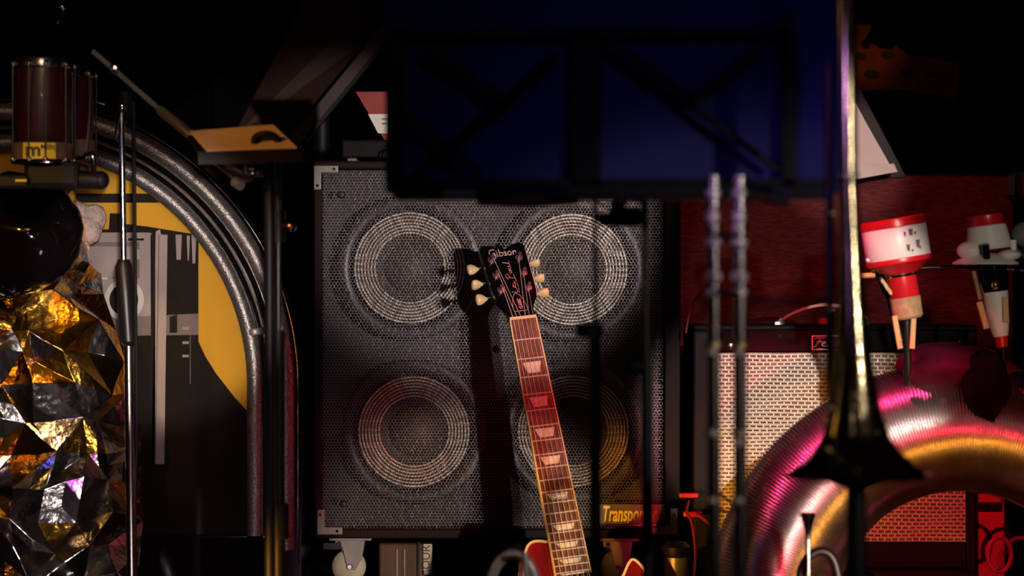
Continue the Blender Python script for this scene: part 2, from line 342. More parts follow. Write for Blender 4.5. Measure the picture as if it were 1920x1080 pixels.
# speakers: frame ring, corrugated cone, dust cap; axis towards the camera
def cone_profile():
    pr = []
    r0, r1, nr = .106, .0635, 7
    for i in range(nr):
        a = r0 + (r1 - r0) * i / nr; bb = r0 + (r1 - r0) * (i + 1) / nr
        for k in range(7):
            t = k / 7; pr.append((a + (bb - a) * t, -.010 - .016 * (i + t) / nr + .0034 * abs(math.sin(math.pi * t)) ** .7))
    pr.append((r1, -.027)); return pr
SPK = [(767, 502, 'upper left of the four speakers'), (1073, 505, ''), (775, 811, ''), (1076, 810, '')]
first = None
for k, (px, py, _) in enumerate(SPK):
    ctr = at(px, py, CF); ctr.y = 5.022
    if first is None:
        rt = MB().lathe([(.111, -.012), (.111, .006), (.118, .010), (.128, .010), (.1345, .008), (.137, .002), (.137, -.01)], ctr, FR, 96).build('speaker', M['basket'], cab, smooth=True)
        cn = MB().lathe(cone_profile(), ctr, FR, 128).build('ribbed_cone', M['cone'], rt, smooth=True, auto=True)
        rb_ = MB()
        for q in range(7):
            fr_ = (q + .5) / 7; rr_ = .106 + (.0635 - .106) * fr_; hh = -.010 - .016 * fr_ + .0030
            rb_.lathe([(rr_ + .0016*math.cos(R(t)), hh + .0016*math.sin(R(t))) for t in range(-20, 201, 44)], ctr, FR, 128)
        rb_.build('highlighted_ribs', M['rib'], rt, smooth=True, kind='stuff')  # ridges in a pale colour that paints their highlights
        inn = MB().lathe([(.0635, -.027), (.056, -.031), (.049, -.034)], ctr, FR, 64).build('smooth_cone_ring', M['cone_in'], rt, smooth=True)
        cp = MB().lathe([(.049, -.034), (.047, -.029), (.040, -.021), (.028, -.0145), (.014, -.011), (0, -.010)], ctr, FR, 48).build('dust_cap', M['cone_in'], rt, smooth=True)
        gk = MB()
        for q in range(8):
            t = R(22.5 + 45*q); gk.lathe([(0, .0125), (.003, .0125), (.0035, .009), (.0035, .0)], ctr + Vector((math.cos(t), 0, math.sin(t))) * .124, FR, 8)
        gk.build('mounting_screws', M['basket'], rt, smooth=True, kind='stuff')
        first = (rt, ctr)
    else:
        r2 = first[0].copy(); COL.objects.link(r2); r2.parent = cab; r2.location = ctr - first[1]
        for ch in first[0].children:
            c2 = ch.copy(); COL.objects.link(c2); c2.parent = r2
# zinc corner protectors (L-shaped)
def corner(px, py, dx, dy, arm=46, wd=14):
    P = [(0, 0), (arm, 0), (arm, wd), (wd, wd), (wd, arm), (0, arm)]
    pts = [at(px + dx*a, py + dy*c_, CF - .004) for a, c_ in P]
    o = MB().extr(pts, (0, .006, 0)).build('corner_protector', M['zinc'], cab, bevel=.0015)
    sc = MB(); 
    for a, c_ in ((38, 7), (7, 38)):
        sc.lathe([(0, .0016), (.0022, .001), (.003, 0)], at(px + dx*a, py + dy*c_, CF - .004), FR, 10)
    sc.build('screws', M['chrome'], o, smooth=True)
corner(588, 310, 1, 1); corner(594, 1003, 1, -1, 48, 15); corner(1271, 1003, -1, -1, 50, 15); corner(1276, 305, -1, 1)
# badge
bd = MB().pbox(1124, 1252, 945, 987, 5.002, 5.009).build('badge_plate', M['badgeg'], cab, bevel=.001)
words('lettering', 'Transporter', M['ylet'], bd, at(1128, 977, 5.0012), X, Z, .041, .0006, .25, .50, .0008, label='yellow slanted lettering')
MB().pbox(1124, 1252, 982, 987, 4.999, 5.002).build('chrome_edge', M['chrome'], bd, bevel=.0008)
# grille fixing studs
for px, py in ((640, 365), (644, 945), (1205, 365), (930, 655)):
    MB().lathe([(0, .004), (.005, .0035), (.007, 0), (.007, -.004)], at(px, py, 5.008), FR, 14).build('grille_stud', M['black'], cab, smooth=True)
# casters
def caster(px, Yc, mw):
    top = at(px, 1011, CF).z; x = at(px, 0, CF).x; zc = PZ + .032
    pb = MB().box((x-.04, Yc-.03, top-.006), (x+.04, Yc+.04, top)).build('caster', M['zinc'], cab, bevel=.001)
    fk = MB()
    for s_ in (-1, 1):
        P = [(x-.03, top-.006), (x+.026, top-.006), (x+.020, zc+.014), (x+.008, zc-.006), (x-.004, zc-.006), (x-.010, zc+.010), (x-.016, top-.020), (x-.03, top-.018)]
        fk.extr([(a, Yc + s_*.015, z_) for a, z_ in P], (0, .002, 0))
    fk.build('fork', M['zinc'], pb, bevel=.001)
    MB().lathe([(0, .011), (.022, .011), (.028, .009), (.032, .005), (.032, -.005), (.028, -.009), (.022, -.011), (0, -.011)], (x - .004, Yc, zc), FR, 32).build('wheel', mw, pb, smooth=True)
    ax = MB()
    ax.lathe([(0, .003), (.004, .003), (.006, 0)], (x - .002, Yc - .0155, zc), FR, 12); ax.lathe([(0, .003), (.004, .003), (.005, 0)], (x - .022, Yc - .0155, top - .013), FR, 12)
    ax.build('axle_bolts', M['chrome'], pb, smooth=True)
caster(1163, 5.05, M['rubber']); caster(655, 5.06, M['wheel']); caster(1163, 5.34, M['rubber']); caster(655, 5.34, M['wheel'])
MB().pbox(606, 640, 1018, 1030, 4.998, 5.0).build('side_clip', M['black'], cab)

# brown case below the cabinet
cs = thing('small_case', 'orange-brown latched case pushed under the speaker cabinet', 'case', (at(762, 0, 5.12).x, 5.2, PZ))
MB().box((at(710, 0, 5.12).x, 5.12, PZ), (at(812, 0, 5.12).x, 5.32, at(0, 1018, 5.12).z)).build('body', M['case'], cs, bevel=.004)
for x in (743, 757): MB().pbox(x, x+2.5, 1030, 1085, 5.116, 5.12).build('metal_strip', M['zinc'], cs)
MB().pbox(783, 787, 1016, 1085, 5.114, 5.12).build('metal_strip', M['chrome'], cs)
lb = MB().pbox(794, 810, 1020, 1072, 5.1165, 5.12).build('paper_strip', M['paper_o'], cs)
words('lettering', 'OUR', M['ink'], lb, at(806, 1068, 5.116), Z, -X, .022, .0003, label='dark upright lettering')
MB().pbox(794, 812, 1070, 1078, 5.112, 5.12).build('latch', M['zinc'], cs, bevel=.001)

# ------------------------------------------------------------ guitar
nut = at(981, 598, 4.80); p12 = at(1048.5, 941, 4.70)
u = (nut - p12).normalized(); d12 = (nut - p12).length; L = 2 * d12; s_ = L / .628
toc = (FR + X * .30 + Z * .04); nz_ = (toc - u * toc.dot(u)).normalized(); rx = u.cross(nz_).normalized()
if rx.x < 0: rx = -rx
def gp(x, y, z=0): return nut + (rx * x + u * y + nz_ * z) * s_      # y up towards the headstock, z out of the face
def fr(n_): return -(L / s_) * (1 - 2 ** (-n_ / 12))
gt = thing('electric_guitar', 'cherry single-cutaway electric guitar leaning upright before the speaker cabinet', 'guitar', gp(0, -.92, -.02))
def hw(y): return .0215 + (-y) / (-fr(22)) * .0075               # half width of the fingerboard
yb = fr(22) - .008
MB().extr([gp(-hw(0), 0), gp(hw(0), 0), gp(hw(yb), yb), gp(-hw(yb), yb)], -nz_ * .006 * s_).build('fretboard', M['rose'], gt)
for sd in (-1, 1):
    P = []
    P = [gp(sd*hw(0), .0, .0004), gp(sd*(hw(0)+.0022), .0, .0004), gp(sd*(hw(yb)+.0022), yb, .0004), gp(sd*hw(yb), yb, .0004)]
    MB().extr(P, -nz_ * .0068 * s_).build('binding', M['cream'], gt)
# neck back, D section
nb = MB(); vs = []; fs = []; N = 12
st = [(.004, .0), (-.05, .0), (-.25, .001), (-.36, .003), (-.40, .012), (-.43, .03)]
for y, dp in st:
    h = hw(min(y, 0)) + .0018
    for k in range(N + 1):
        t = math.pi * k / N; vs.append(gp(-h * math.cos(t), y, -.006 - (.0155 + dp) * math.sin(t)))
for i in range(len(st)-1):
    for k in range(N): fs.append((i*(N+1)+k, i*(N+1)+k+1, (i+1)*(N+1)+k+1, (i+1)*(N+1)+k))
nb.add(vs, fs).build('neck', M['redwood'], gt, smooth=True)
MB().extr([gp(-.0232, 0, .0018), gp(.0232, 0, .0018), gp(.0232, .005, .0018), gp(-.0232, .005, .0018)], -nz_ * .008 * s_).build('nut', M['cream'], gt, bevel=.0006)
for n_ in range(1, 23):
    y = fr(n_); h = hw(y) + .0006
    MB().tube([gp(-h, y, .0002), gp(h, y, .0002)], .0012 * s_, 8).build('fret', M['fret'], gt, smooth=True)
for n_ in (1, 3, 5, 7, 9, 12, 15, 17, 19, 21):
    if n_ == 1: continue
    a, b_ = fr(n_ - 1), fr(n_); g_ = (a - b_); y1 = a - g_ * .20; y0 = b_ + g_ * .20; h = hw(b_)
    wt, wb_ = h * .68, h * .46
    o = MB().extr([gp(-wt, y1, .0002), gp(wt, y1, .0002), gp(wb_, y0, .0002), gp(-wb_, y0, .0002)], nz_ * .0003).build('inlay', M['pearl'], gt)
    if n_ == 12:
        words('engraving', 'Les Paul', M['ink'], o, gp(0, (y0+y1)/2 + .0015, .0007), rx, u, .0065*s_, .0001, .3, 1.1, align='CENTER')
        words('engraving', 'CLASSIC', M['ink'], o, gp(0, (y0+y1)/2 - .0055, .0007), rx, u, .0058*s_, .0001, 0, 1.3, .0001, align='CENTER')
# headstock, tilted back
t17 = R(15); uh = (u * math.cos(t17) - nz_ * math.sin(t17)).normalized(); nh = (nz_ * math.cos(t17) + u * math.sin(t17)).normalized()
hb = gp(0, .005, -.002)
HS = s_ * 1.0
def hp(x, y, z=0): return hb + (rx * x + uh * y + nh * z) * HS
half = [(.0225, 0), (.0225, .012), (.027, .024), (.035, .036), (.0375, .05), (.0385, .10), (.0395, .135), (.0385, .143), (.030, .148), (.018, .145), (.006, .138)]
outl = half + [(-a, b_) for a, b_ in reversed(half)]
hd = MB().extr([hp(a, b_, 0) for a, b_ in outl], -nh * .0145 * HS).build('headstock', M['headface'], gt, bevel=.0012)
MB().extr([hp(.0385, .135, .0004), hp(.0397, .135, .0004), hp(.0390, .10, .0004), hp(.038, .05, .0004), hp(.0355, .036, .0004), hp(.0345, .037, .0004), hp(.0368, .05, .0004), hp(.0378, .10, .0004)], nh*.0003).build('edge_line', M['silk'], hd)
POST = [(-.0245, .117), (-.0240, .086), (-.0235, .056), (.0235, .117), (.0240, .086), (.0245, .056)]
for i, (x, y) in enumerate(POST):
    sg = -1 if x < 0 else 1
    o = MB().lathe([(.0072, 0), (.0072, .0018), (.0050, .0028), (.0034, .0032), (.0030, .010), (.0036, .012), (.0034, .0135), (0, .0138)], hp(x, y), nh, 20).build('tuner', M['post'], gt, smooth=True)
    MB().lathe([(.0075, -.018), (.0085, -.017), (.0085, -.0145)], hp(x, y), nh, 16).build('gear_housing', M['chrome_dark'], o, smooth=True)
    sh = MB(); sh.tube([hp(x, y, -.020), hp(sg*.0455, y, -.020)], .0022*HS, 10); sh.build('key_shaft', M['chrome_dark'], o, smooth=True)
    # tulip shaped key
    ax = rx * sg; kb = hp(sg*.0435, y - .002, -.020); tw = [(.15), (1.1), (.5), (1.45), (1.3), (1.2)][i]
    sd_ = (uh * math.cos(tw) + nh * math.sin(tw)); sd2 = ax.cross(sd_)
    prof = [(0, .0022), (.0025, .0034), (.006, .0062), (.011, .0086), (.016, .0092), (.019, .0078), (.0205, .0045)]
    vs = []; fs = []; K = 16
    for h_, r_ in prof:
        for k in range(K):
            t = 2*math.pi*k/K; vs.append(kb + (ax*h_ + sd_*math.cos(t)*r_*1.05 + sd2*math.sin(t)*r_*.62) * HS)
    for a in range(len(prof)-1):
        for k in range(K): fs.append((a*K+k, a*K+(k+1) % K, (a+1)*K+(k+1) % K, (a+1)*K+k))
    fs += [tuple(range(K)), tuple((len(prof)-1)*K+k for k in range(K))]
    MB().add(vs, fs).build('key', M['cream'], o, smooth=True)
# truss rod cover
TR = [(-.011, .010), (.011, .010), (.0125, .016), (.010, .030), (.005, .042), (0, .046), (-.005, .042), (-.010, .030), (-.0125, .016)]
tc_ = MB().extr([hp(a, b_, .0002) for a, b_ in TR], nh * .0016).build('truss_rod_cover', M['headface'], hd, bevel=.0004)
ln = MB().tube([hp(a, b_, .0019) for a, b_ in TR + [TR[0]]], .00035*HS, 6).build('cover_edge_line', M['logo'], hd)
words('cover_lettering', 'CLASSIC', M['silk'], hd, hp(.0045, .014, .0022), uh, -rx, .0088*HS, .0002, .2, .62, .0002, label='upright lettering on the cover, painted pink with red light')
# logo strokes
def strokes(name, S_, m, parent, fn, r):
    q = MB()
    for st_ in S_:
        q.tube([fn(a, b_) for a, b_ in (st_ if len(st_) < 3 else [(v.x, v.y) for v in smoothpath([Vector((a, b_, 0)) for a, b_ in st_], 5)])], r, 6)
    return q.build(name, m, parent, smooth=True)
G = [[(1.0,1.62),(.55,1.75),(.1,1.4),(.0,.6),(.25,.05),(.75,.1),(.95,.7),(.6,.75)], [(.95,.7),(1.0,-.35),(.6,-.5)],
     [(1.35,.95),(1.38,.05),(1.5,.0)], [(1.34,1.3),(1.36,1.4)],
     [(1.85,1.75),(1.85,.1),(2.2,.0),(2.45,.35),(2.35,.85),(1.9,.8)],
     [(3.1,.9),(2.8,.95),(2.72,.65),(3.05,.4),(3.05,.08),(2.65,.05)],
     [(3.55,.95),(3.35,.5),(3.55,.03),(3.9,.1),(4.0,.6),(3.8,.95),(3.55,.95)],
     [(4.35,.95),(4.35,.0)], [(4.35,.7),(4.7,.98),(4.9,.8),(4.92,.0),(5.2,-.4)]]
strokes('logo', G, M['logo'], hd, lambda a, b_: hp(-.0250 + a*.0094, .1235 + b_*.0078, .0004), .00085*HS)
LP = [[(0,1.3),(-.1,.3),(.05,.0),(.7,.25)], [(.7,.35),(1.0,.55),(.85,.75),(.65,.3),(1.1,.1)], [(1.25,.65),(1.2,.4),(1.45,.2),(1.15,.0),(1.7,.2)],
      [(2.3,1.5),(2.15,-.2)], [(2.0,1.2),(2.6,1.6),(2.9,1.1),(2.3,.7)], [(3.3,.6),(3.0,.5),(3.0,.1),(3.3,.2),(3.4,.6),(3.45,.1),(3.7,.6),(3.75,.1),(4.0,.2),(4.1,.6),(4.15,.1),(4.5,.3),(4.8,1.5),(4.6,.2),(4.9,.1)], [(-.3,-.2),(1.2,-.35),(2.8,-.1)]]
strokes('signature', LP, M['silk'], hd, lambda a, b_: hp(.005 - b_*.0085, .050 + a*.0125, .0003), .0004*HS)
# strings
bridge = -(L / s_)
for i in range(6):
    xn = -.0175 + i*.007; xb = -.026 + i*.0104; x, y = [POST[2], POST[1], POST[0], POST[3], POST[4], POST[5]][i]
    g1 = .00055 - i*.00006
    MB().tube([gp(xb, bridge, .011), gp(xn, .002, .0026), hp(x + (.002 if x < 0 else -.002), y, .007)], g1 * s_, 6).build('string', M['string'], gt, smooth=True)
# body (single cutaway), carved top
bodyo = [(-.028,-.375),(-.045,-.371),(-.058,-.373),(-.068,-.385),(-.074,-.41),(-.098,-.475),(-.128,-.520),(-.120,-.560),(-.130,-.610),(-.158,-.670),(-.165,-.730),(-.140,-.790),(-.085,-.828),
         (0,-.838),(.085,-.828),(.140,-.790),(.165,-.730),(.158,-.670),(.128,-.610),(.112,-.560),(.110,-.510),(.126,-.470),(.122,-.440),(.109,-.422),(.098,-.428),(.082,-.450),(.060,-.466),(.038,-.468),(.030,-.440)]
bo = [(v.x, v.y) for v in smoothpath([Vector((a, b_, 0)) for a, b_ in bodyo + [bodyo[0]]], 4)][:-1]
MB().extr([gp(a, b_, -.010) for a, b_ in bo], -nz_*.048*s_).build('body', M['redwood'], gt, bevel=.004)
q = MB().tube([gp(a, b_, -.010) for a, b_ in bo + [bo[0]]], .0024*s_, 6).build('body_binding', M['cream'], gt, smooth=True)
for y in (-.455, -.575):
    o = MB().extr([gp(-.036, y-.02, .004), gp(.036, y-.02, .004), gp(.036, y+.02, .004), gp(-.036, y+.02, .004)], -nz_*.014).build('pickup', M['chrome'], gt, bevel=.002)
MB().tube([gp(-.038, bridge, .007), gp(.038, bridge-.003, .007)], .0065, 10).build('bridge', M['chrome'], gt, smooth=True)
MB().tube([gp(-.045, bridge-.045, .006), gp(.045, bridge-.045, .006)], .0075, 10).build('tailpiece', M['chrome'], gt, smooth=True)
for x, y in ((.09, -.72), (.135, -.70), (.08, -.78), (.125, -.765)):
    MB().lathe([(.013, -.010), (.012, .002), (.009, .006), (0, .007)], gp(x, y), nz_, 20).build('control_knob', M['cream'], gt, smooth=True)
# guitar stand below
sd_o = thing('guitar_stand', 'black tubular guitar stand carrying the cherry guitar, below the frame', 'guitar stand', (gp(0, -.9).x, gp(0, -.9).y + .12, 0))
g0 = gp(0, -.845, -.035)
q = MB(); q.tube([(g0.x, g0.y+.16, .0), (g0.x, g0.y+.06, g0.z+.05), (g0.x, g0.y+.10, g0.z+.28)], .010); q.build('back_post', M['stand'], sd_o, smooth=True)
for s2 in (-1, 1):
    MB().tube([(g0.x, g0.y+.06, g0.z-.01), (g0.x+s2*.10, g0.y+.02, g0.z-.015), (g0.x+s2*.10, g0.y-.07, g0.z-.012), (g0.x+s2*.10, g0.y-.075, g0.z+.02)], .008).build('cradle_arm', M['stand'], sd_o, smooth=True)
    MB().tube([(g0.x, g0.y+.07, g0.z+.02), (g0.x+s2*.20, g0.y-.12, .008)], .009).build('leg', M['stand'], sd_o, smooth=True)

# ------------------------------------------------------------ arched cabinet with printed panel
AF = 4.82; AC = (25, 720)
def arc_pts(Rp, Y, a0=90, a1=0, n=48, bottom=1060):
    pts = [at(AC[0] + Rp*math.cos(R(a0 + (a1-a0)*k/n)), AC[1] - Rp*math.sin(R(a0 + (a1-a0)*k/n)), Y) for k in range(n+1)]
    if a1 == 0: pts += [at(AC[0] + Rp, AC[1] + (bottom-AC[1])*k/8, Y) for k in range(1, 9)]
    return pts
abot = 1004
full = lambda Rp, Y, bt=abot: [at(AC[0] - Rp, bt, Y)] + arc_pts(Rp, Y, 180, 0, 72, bt)
arch = thing('arched_cabinet', 'tall arch-topped cabinet with black sparkly tube trim around a yellow print', 'cabinet', (at(25, 0, AF).x, 4.95, PZ))
def band(R0, R1, Yf, Yb, name, m, bt=abot, **kw):
    a = full(R0, Yf, bt); b_ = full(R1, Yf, bt); n = len(a); vs = a + b_ + [Vector((p.x, Yb, p.z)) for p in a] + [Vector((p.x, Yb, p.z)) for p in b_]
    fs = []
    for i in range(n-1): fs += [(i, i+1, n+i+1, n+i), (2*n+i, 3*n+i, 3*n+i+1, 2*n+i+1), (i, 2*n+i, 2*n+i+1, i+1), (n+i, n+i+1, 3*n+i+1, 3*n+i)]
    fs += [(0, n, 3*n, 2*n), (n-1, 3*n-1, 4*n-1, 2*n-1)]
    return MB().add(vs, fs).build(name, m, arch, smooth=True, **kw)
band(526, 540, AF + .004, AF + .25, 'side_wall', M['gloss'], 1090)
band(462, 530, AF + .022, AF + .035, 'channel', M['gloss'], 1090)
MB().tube(full(453, AF + .010, abot), .0150, 16).build('inner_tube_trim', M['sparkle'], arch, smooth=True)
MB().tube(full(511, AF + .006, 1030), .0165, 16).build('outer_tube_trim', M['sparkle'], arch, smooth=True)
MB().tube(full(481, AF + .020, abot), .0045, 8).build('channel_ridge', M['chrome_dark'], arch, smooth=True)
MB().tube(full(534, AF + .001, 1060), .0014, 8).build('edge_beading', M['chrome'], arch, smooth=True)
j = MB().lathe([(.0165, -.006), (.0175, -.004), (.0175, .004), (.0165, .006)], at(454+25-1, 622, AF+.010), Vector((-.15, 0, 1)), 20); j.build('joint_collar', M['zinc'], arch, smooth=True)
# back board and bottom
MB().extr([p for p in full(530, AF+.24, 1090)], (0, .01, 0)).build('back_board', M['black'], arch)
MB().pbox(-505, 565, 1004, 1096, AF+.01, AF+.25).build('plinth', M['gloss'], arch, bevel=.004)
# printed panel: flat artwork
pn = MB().extr(full(446, AF + .034, 1004), (0, .004, 0)).build('printed_panel', M['pdark'], arch)
def inshape(pts, mname, lay, name):
    return MB().extr([at(x, y, AF + .034 - .0005*lay) for x, y in pts], (0, .0004, 0)).build(name, M[mname], pn)
arcR = [(AC[0] + 440*math.cos(R(t)), AC[1] - 440*math.sin(R(t))) for t in range(96, -1, -4)]
inshape([(-30, 420)] + arcR + [(465, 772), (440, 745), (405, 700), (385, 668), (372, 640), (372, 450), (180, 430)], 'yellow', 1, 'yellow_field')
inshape([(40, 363), (318, 363), (334, 380), (40, 380)], 'pblack', 2, 'dark_bar')
inshape([(60, 430), (204, 430), (206, 400), (233, 400), (236, 420), (278, 425), (345, 436), (372, 440), (372, 660), (405, 705), (464, 775), (466, 1000), (60, 1000)], 'pdark', 3, 'dark_shape_with_shadow')  # printed dark area together with painted shadow below
inshape([(110, 436), (282, 436), (290, 446), (288, 600), (110, 600)], 'pgrey', 4, 'grey_housing')
inshape([(130, 454), (262, 454), (262, 522), (130, 522)], 'pgrey2', 5, 'grey_window')
inshape([(130, 462), (256, 462), (256, 520), (130, 520)], 'pgrey', 6, 'grey_window_face')
inshape([(240, 447), (270, 447), (270, 451), (240, 451)], 'pblack', 6, 'slot')
inshape([(256, 468), (262, 468), (262, 486), (256, 486)], 'plight', 7, 'small_light_mark')
inshape([(282, 440), (291, 440), (291, 880), (284, 880)], 'pblack', 6, 'dark_gap')
inshape([(292, 434), (300, 430), (302, 440), (314, 440), (308, 870), (284, 870)], 'plight', 6, 'pale_column')
inshape([(297, 440), (299, 440), (292, 870), (290, 870)], 'pgrey2', 7, 'column_groove')
for x0, x1, y0, y1 in ((329, 341, 440, 487), (350, 356, 442, 488), (359, 368, 440, 494)):
    inshape([(x0, y0), (x1, y0), (x1-2, y1), (x0+2, y1)], 'pgrey', 6, 'pale_drip')
inshape([(200, 596), (372, 588), (372, 628), (200, 630)], 'pgrey2', 5, 'reflection_band')  # grey band paints a reflection in the glossy pane
inshape([(318, 594), (332, 590), (332, 624), (318, 624)], 'pblack', 6, 'dark_tab')
inshape([(180, 520), (202, 520), (202, 524), (180, 524)], 'pwhite', 7, 'pale_dash')
inshape([(236, 660), (244, 672), (250, 720), (248, 780), (238, 800), (234, 700)], 'pwhite', 6, 'pale_sliver')
for y in (613, 640, 665): inshape([(342, y), (354, y), (354, y+5), (342, y+5)], 'pgrey', 7, 'rivet_marks')
inshape([(356, 600), (357.5, 600), (357.5, 720), (356, 720)], 'pgrey2', 7, 'fine_line')
inshape([(233 + 37*math.cos(R(t)), 562 - 39*math.sin(R(t))) for t in range(0, 360, 10)], 'pwhite', 8, 'white_ring')
inshape([(232 + 27*math.cos(R(t)), 562 - 29*math.sin(R(t))) for t in range(0, 360, 10)], 'pblack', 9, 'ring_centre')
MB().extr(full(450, AF + .022, 1004), (0, .003, 0)).build('clear_pane', M['acrylic'], arch)

# ------------------------------------------------------------ foil
FY = 4.52
def foil():
    rows = [(362, 92, 148), (405, 118, 158), (450, 134, 166), (490, 110, 176), (520, 30, 186), (548, -30, 196)]
    y = 548
    xr = lambda y: 196 + (263 - 196) * min(1, max(0, (y - 548) / 250)) ** .8
    while y < 1140: y += 60; rows.append((y, -30, xr(y)))
    NC = 5; g_ = []
    rnd = random.Random(11)
    for j, (yy, a, b_) in enumerate(rows):
        row = []
        for i in range(NC + 1):
            t = i / NC; x = a + (b_ - a) * t; wdt = (b_ - a) / NC
            jx = 0 if i in (0, NC) else rnd.uniform(-.42, .42) * wdt
            jy = rnd.uniform(-15, 15) * min(1, wdt / 25)
            if i == NC: jx = rnd.uniform(-7, 5)
            curve = .13 * max(0, t - .45) ** 2 / .30 + .05 * max(0, (600 - yy) / 240)
            amp = .030 * min(1, wdt / 22)
            Yd = FY + curve + rnd.uniform(-amp, amp) + (.014 if (i + j) % 2 else -.014) * min(1, wdt / 22)
            row.append(at(x + jx, yy + jy, Yd))
        g_.append(row)
    m = MB(); nv = NC + 1; m.v = [p for r_ in g_ for p in r_]
    for j in range(len(rows) - 1):
        for i in range(NC):
            a = j*nv + i; b_ = a + 1; c_ = a + nv; d = c_ + 1
            T = [(a, b_, d), (a, d, c_)] if rnd.random() < .5 else [(a, b_, c_), (b_, d, c_)]
            for t in T:
                m.f.append(t); pg = .75 if rows[j][0] < 700 else (.35 if rows[j][0] < 800 else .10)
                m.mi.append(1 if rnd.random() < pg else 0)  # upper faces are more often gold, in place of amber reflections
    V = list(m.v); F = []; MI = []; ed = {}
    def mid(a, b_):
        k = (min(a, b_), max(a, b_))
        if k not in ed:
            p = (V[a] + V[b_]) / 2; l = (V[a] - V[b_]).length; q = noise.noise(p * 31) ; V.append(p + Vector((noise.noise(p*17+X)*l*.10, q*l*.10, noise.noise(p*13+Z)*l*.10))); ed[k] = len(V) - 1
        return ed[k]
    for t, mi in zip(m.f, m.mi):
        a, b_, c_ = t; x, y, z = mid(a, b_), mid(b_, c_), mid(c_, a)
        F += [(a, x, z), (x, b_, y), (z, y, c_), (x, y, z)]; MI += [mi]*4
    m.v, m.f, m.mi = V, F, MI
    return m
fo = foil().build('foil_blanket', [M['silver'], M['gold']], bevel=.0028, bseg=2, auto=False)
tag(fo, 'crumpled silver foil blanket with amber reflections painted gold hanging at the far left', 'foil blanket')
so = fo.modifiers.new('thick', 'SOLIDIFY'); so.thickness = .0005
# frame under the foil
fs_ = thing('foil_rack', 'black rack hidden under the crumpled foil blanket', 'rack', (at(90, 0, 4.66).x, 4.66, 0))
for px in (-10, 170): MB().tube([(at(px, 0, 4.66).x, 4.70, 0), (at(px, 0, 4.66).x, 4.70, at(0, 560, 4.66).z)], .012).build('leg', M['stand'], fs_, smooth=True)
MB().beam((at(-20, 0, 4.66).x, 4.70, at(0, 556, 4.66).z), (at(180, 0, 4.66).x, 4.70, at(0, 556, 4.66).z), .03, .03).build('top_bar', M['stand'], fs_)
# glossy black shell over the foil
def lump(d): return 1 + .16 * noise.noise(d * 1.7 + Vector((3, 1, 0))) + .03 * noise.noise(d * 5)
gb = MB().ball(at(28, 440, 4.46), .094, (1.22, .8, 1.08), 48, 32, lump).build('black_helmet', M['gloss'], smooth=True)
tag(gb, 'glossy black rounded helmet on top of the crumpled foil', 'helmet')
# ------------------------------------------------------------ bongos
BY = 4.30
def drum(px, y0, y1, rp, Y, label, badge, name='bongo_drum'):
    t = thing(name, label, 'drum', at(px, y1, Y), 'bongo drums on the pedestal mount'); r = rp * Y / FPX
    zt = at(0, y0, Y).z; zb = at(0, y1, Y).z; H = zt - zb; o = Vector((at(px, 0, Y).x, Y, zb))
    MB().lathe([(r*.90, 0), (r*.97, H*.15), (r*1.0, H*.45), (r*.98, H*.8), (r*.93, H)], o, Z, 48).build('shell', M['shell'], t, smooth=True)
    MB().lathe([(0, H+.004), (r*.93, H+.004), (r*.95, H)], o, Z, 48).build('drumhead', M['black'], t, smooth=True)
    MB().lathe([(r*.97, H-.010), (r*1.03, H-.008), (r*1.04, H+.004), (r*1.0, H+.007), (r*.96, H+.004)], o, Z, 48).build('top_hoop', M['chrome_dark'], t, smooth=True)
    MB().lathe([(r*.9, -.001), (r*1.05, -.001), (r*1.05, .028), (r*.95, .030)], o - Z*.03, Z, 48).build('bottom_ring', M['brownring'], t, smooth=True)
    MB().lathe([(r*1.04, -.002), (r*1.07, .000), (r*1.07, .004), (r*1.04, .005)], o - Z*.032, Z, 48).build('bottom_hoop', M['chrome'], t, smooth=True)
    for a in (20, 75, 105, 160, 215, 255, 285, 325):
        ca, sa = math.cos(R(a)), math.sin(R(a)); rr = r * 1.10
        p0 = o + Vector((ca*rr, sa*rr, -.028)); p1 = o + Vector((ca*rr, sa*rr, H-.004))
        k = MB().tube([p0, p1], .0015, 8); k.ball(p1, .0042); k.ball(p0, .0045); k.tube([p1, o + Vector((ca*r*1.02, sa*r*1.02, H))], .003, 8)
        k.build('tuning_rod', M['chrome_dark'], t, smooth=True)
    if badge:
        vs = []; fs = []
        for k in range(9):
            a = R(-118 + 62*k/8 + 0); rr = r*1.062
            for z_ in (-.0275, -.002): vs.append(o + Vector((math.cos(a)*rr, math.sin(a)*rr, z_)))
        for k in range(8): fs.append((2*k, 2*k+2, 2*k+3, 2*k+1))
        bd_ = MB().add(vs, fs).build('badge', M['badge'], t, smooth=True, auto=False)
        words('badge_lettering', 'm', M['ink'], bd_, o + Vector((-.40*r, -r*1.075, -.023)), X, Z, .030, .0003, 0, 1.1, .0009)
        words('badge_lettering', 'MEINL', M['ink'], bd_, o + Vector((.12*r, -r*1.08, -.012)), X, Z, .010, .0003, 0, 1.0, .0001)
    return t
drum(80, 118, 268, 55, BY, 'dark red lacquered bongo with yellow badge and chrome rods', True)
drum(130, 135, 262, 46, BY + .10, 'second darker bongo peeking out behind the badged one', False)
mt_ = thing('bongo_mount', 'black bongo pedestal mount with round-ended arm under the drums', 'drum mount', (at(85, 0, BY+.05).x, BY+.05, 0))
MB().pbox(44, 148, 302, 352, BY-.03, BY+.08).build('mount_block', M['stand'], mt_, bevel=.008)
ar = MB().tube([at(130, 336, BY-.01), at(188, 338, BY-.01)], .0145, 20); ar.ball(at(188, 338, BY-.01), .0150); ar.build('arm', M['stand'], mt_, smooth=True)
MB().tube([(at(-70, 0, BY+.05).x, BY+.08, 0), (at(-70, 0, BY+.05).x, BY+.08, at(0, 345, BY).z)], .014).build('pole', M['stand'], mt_, smooth=True)
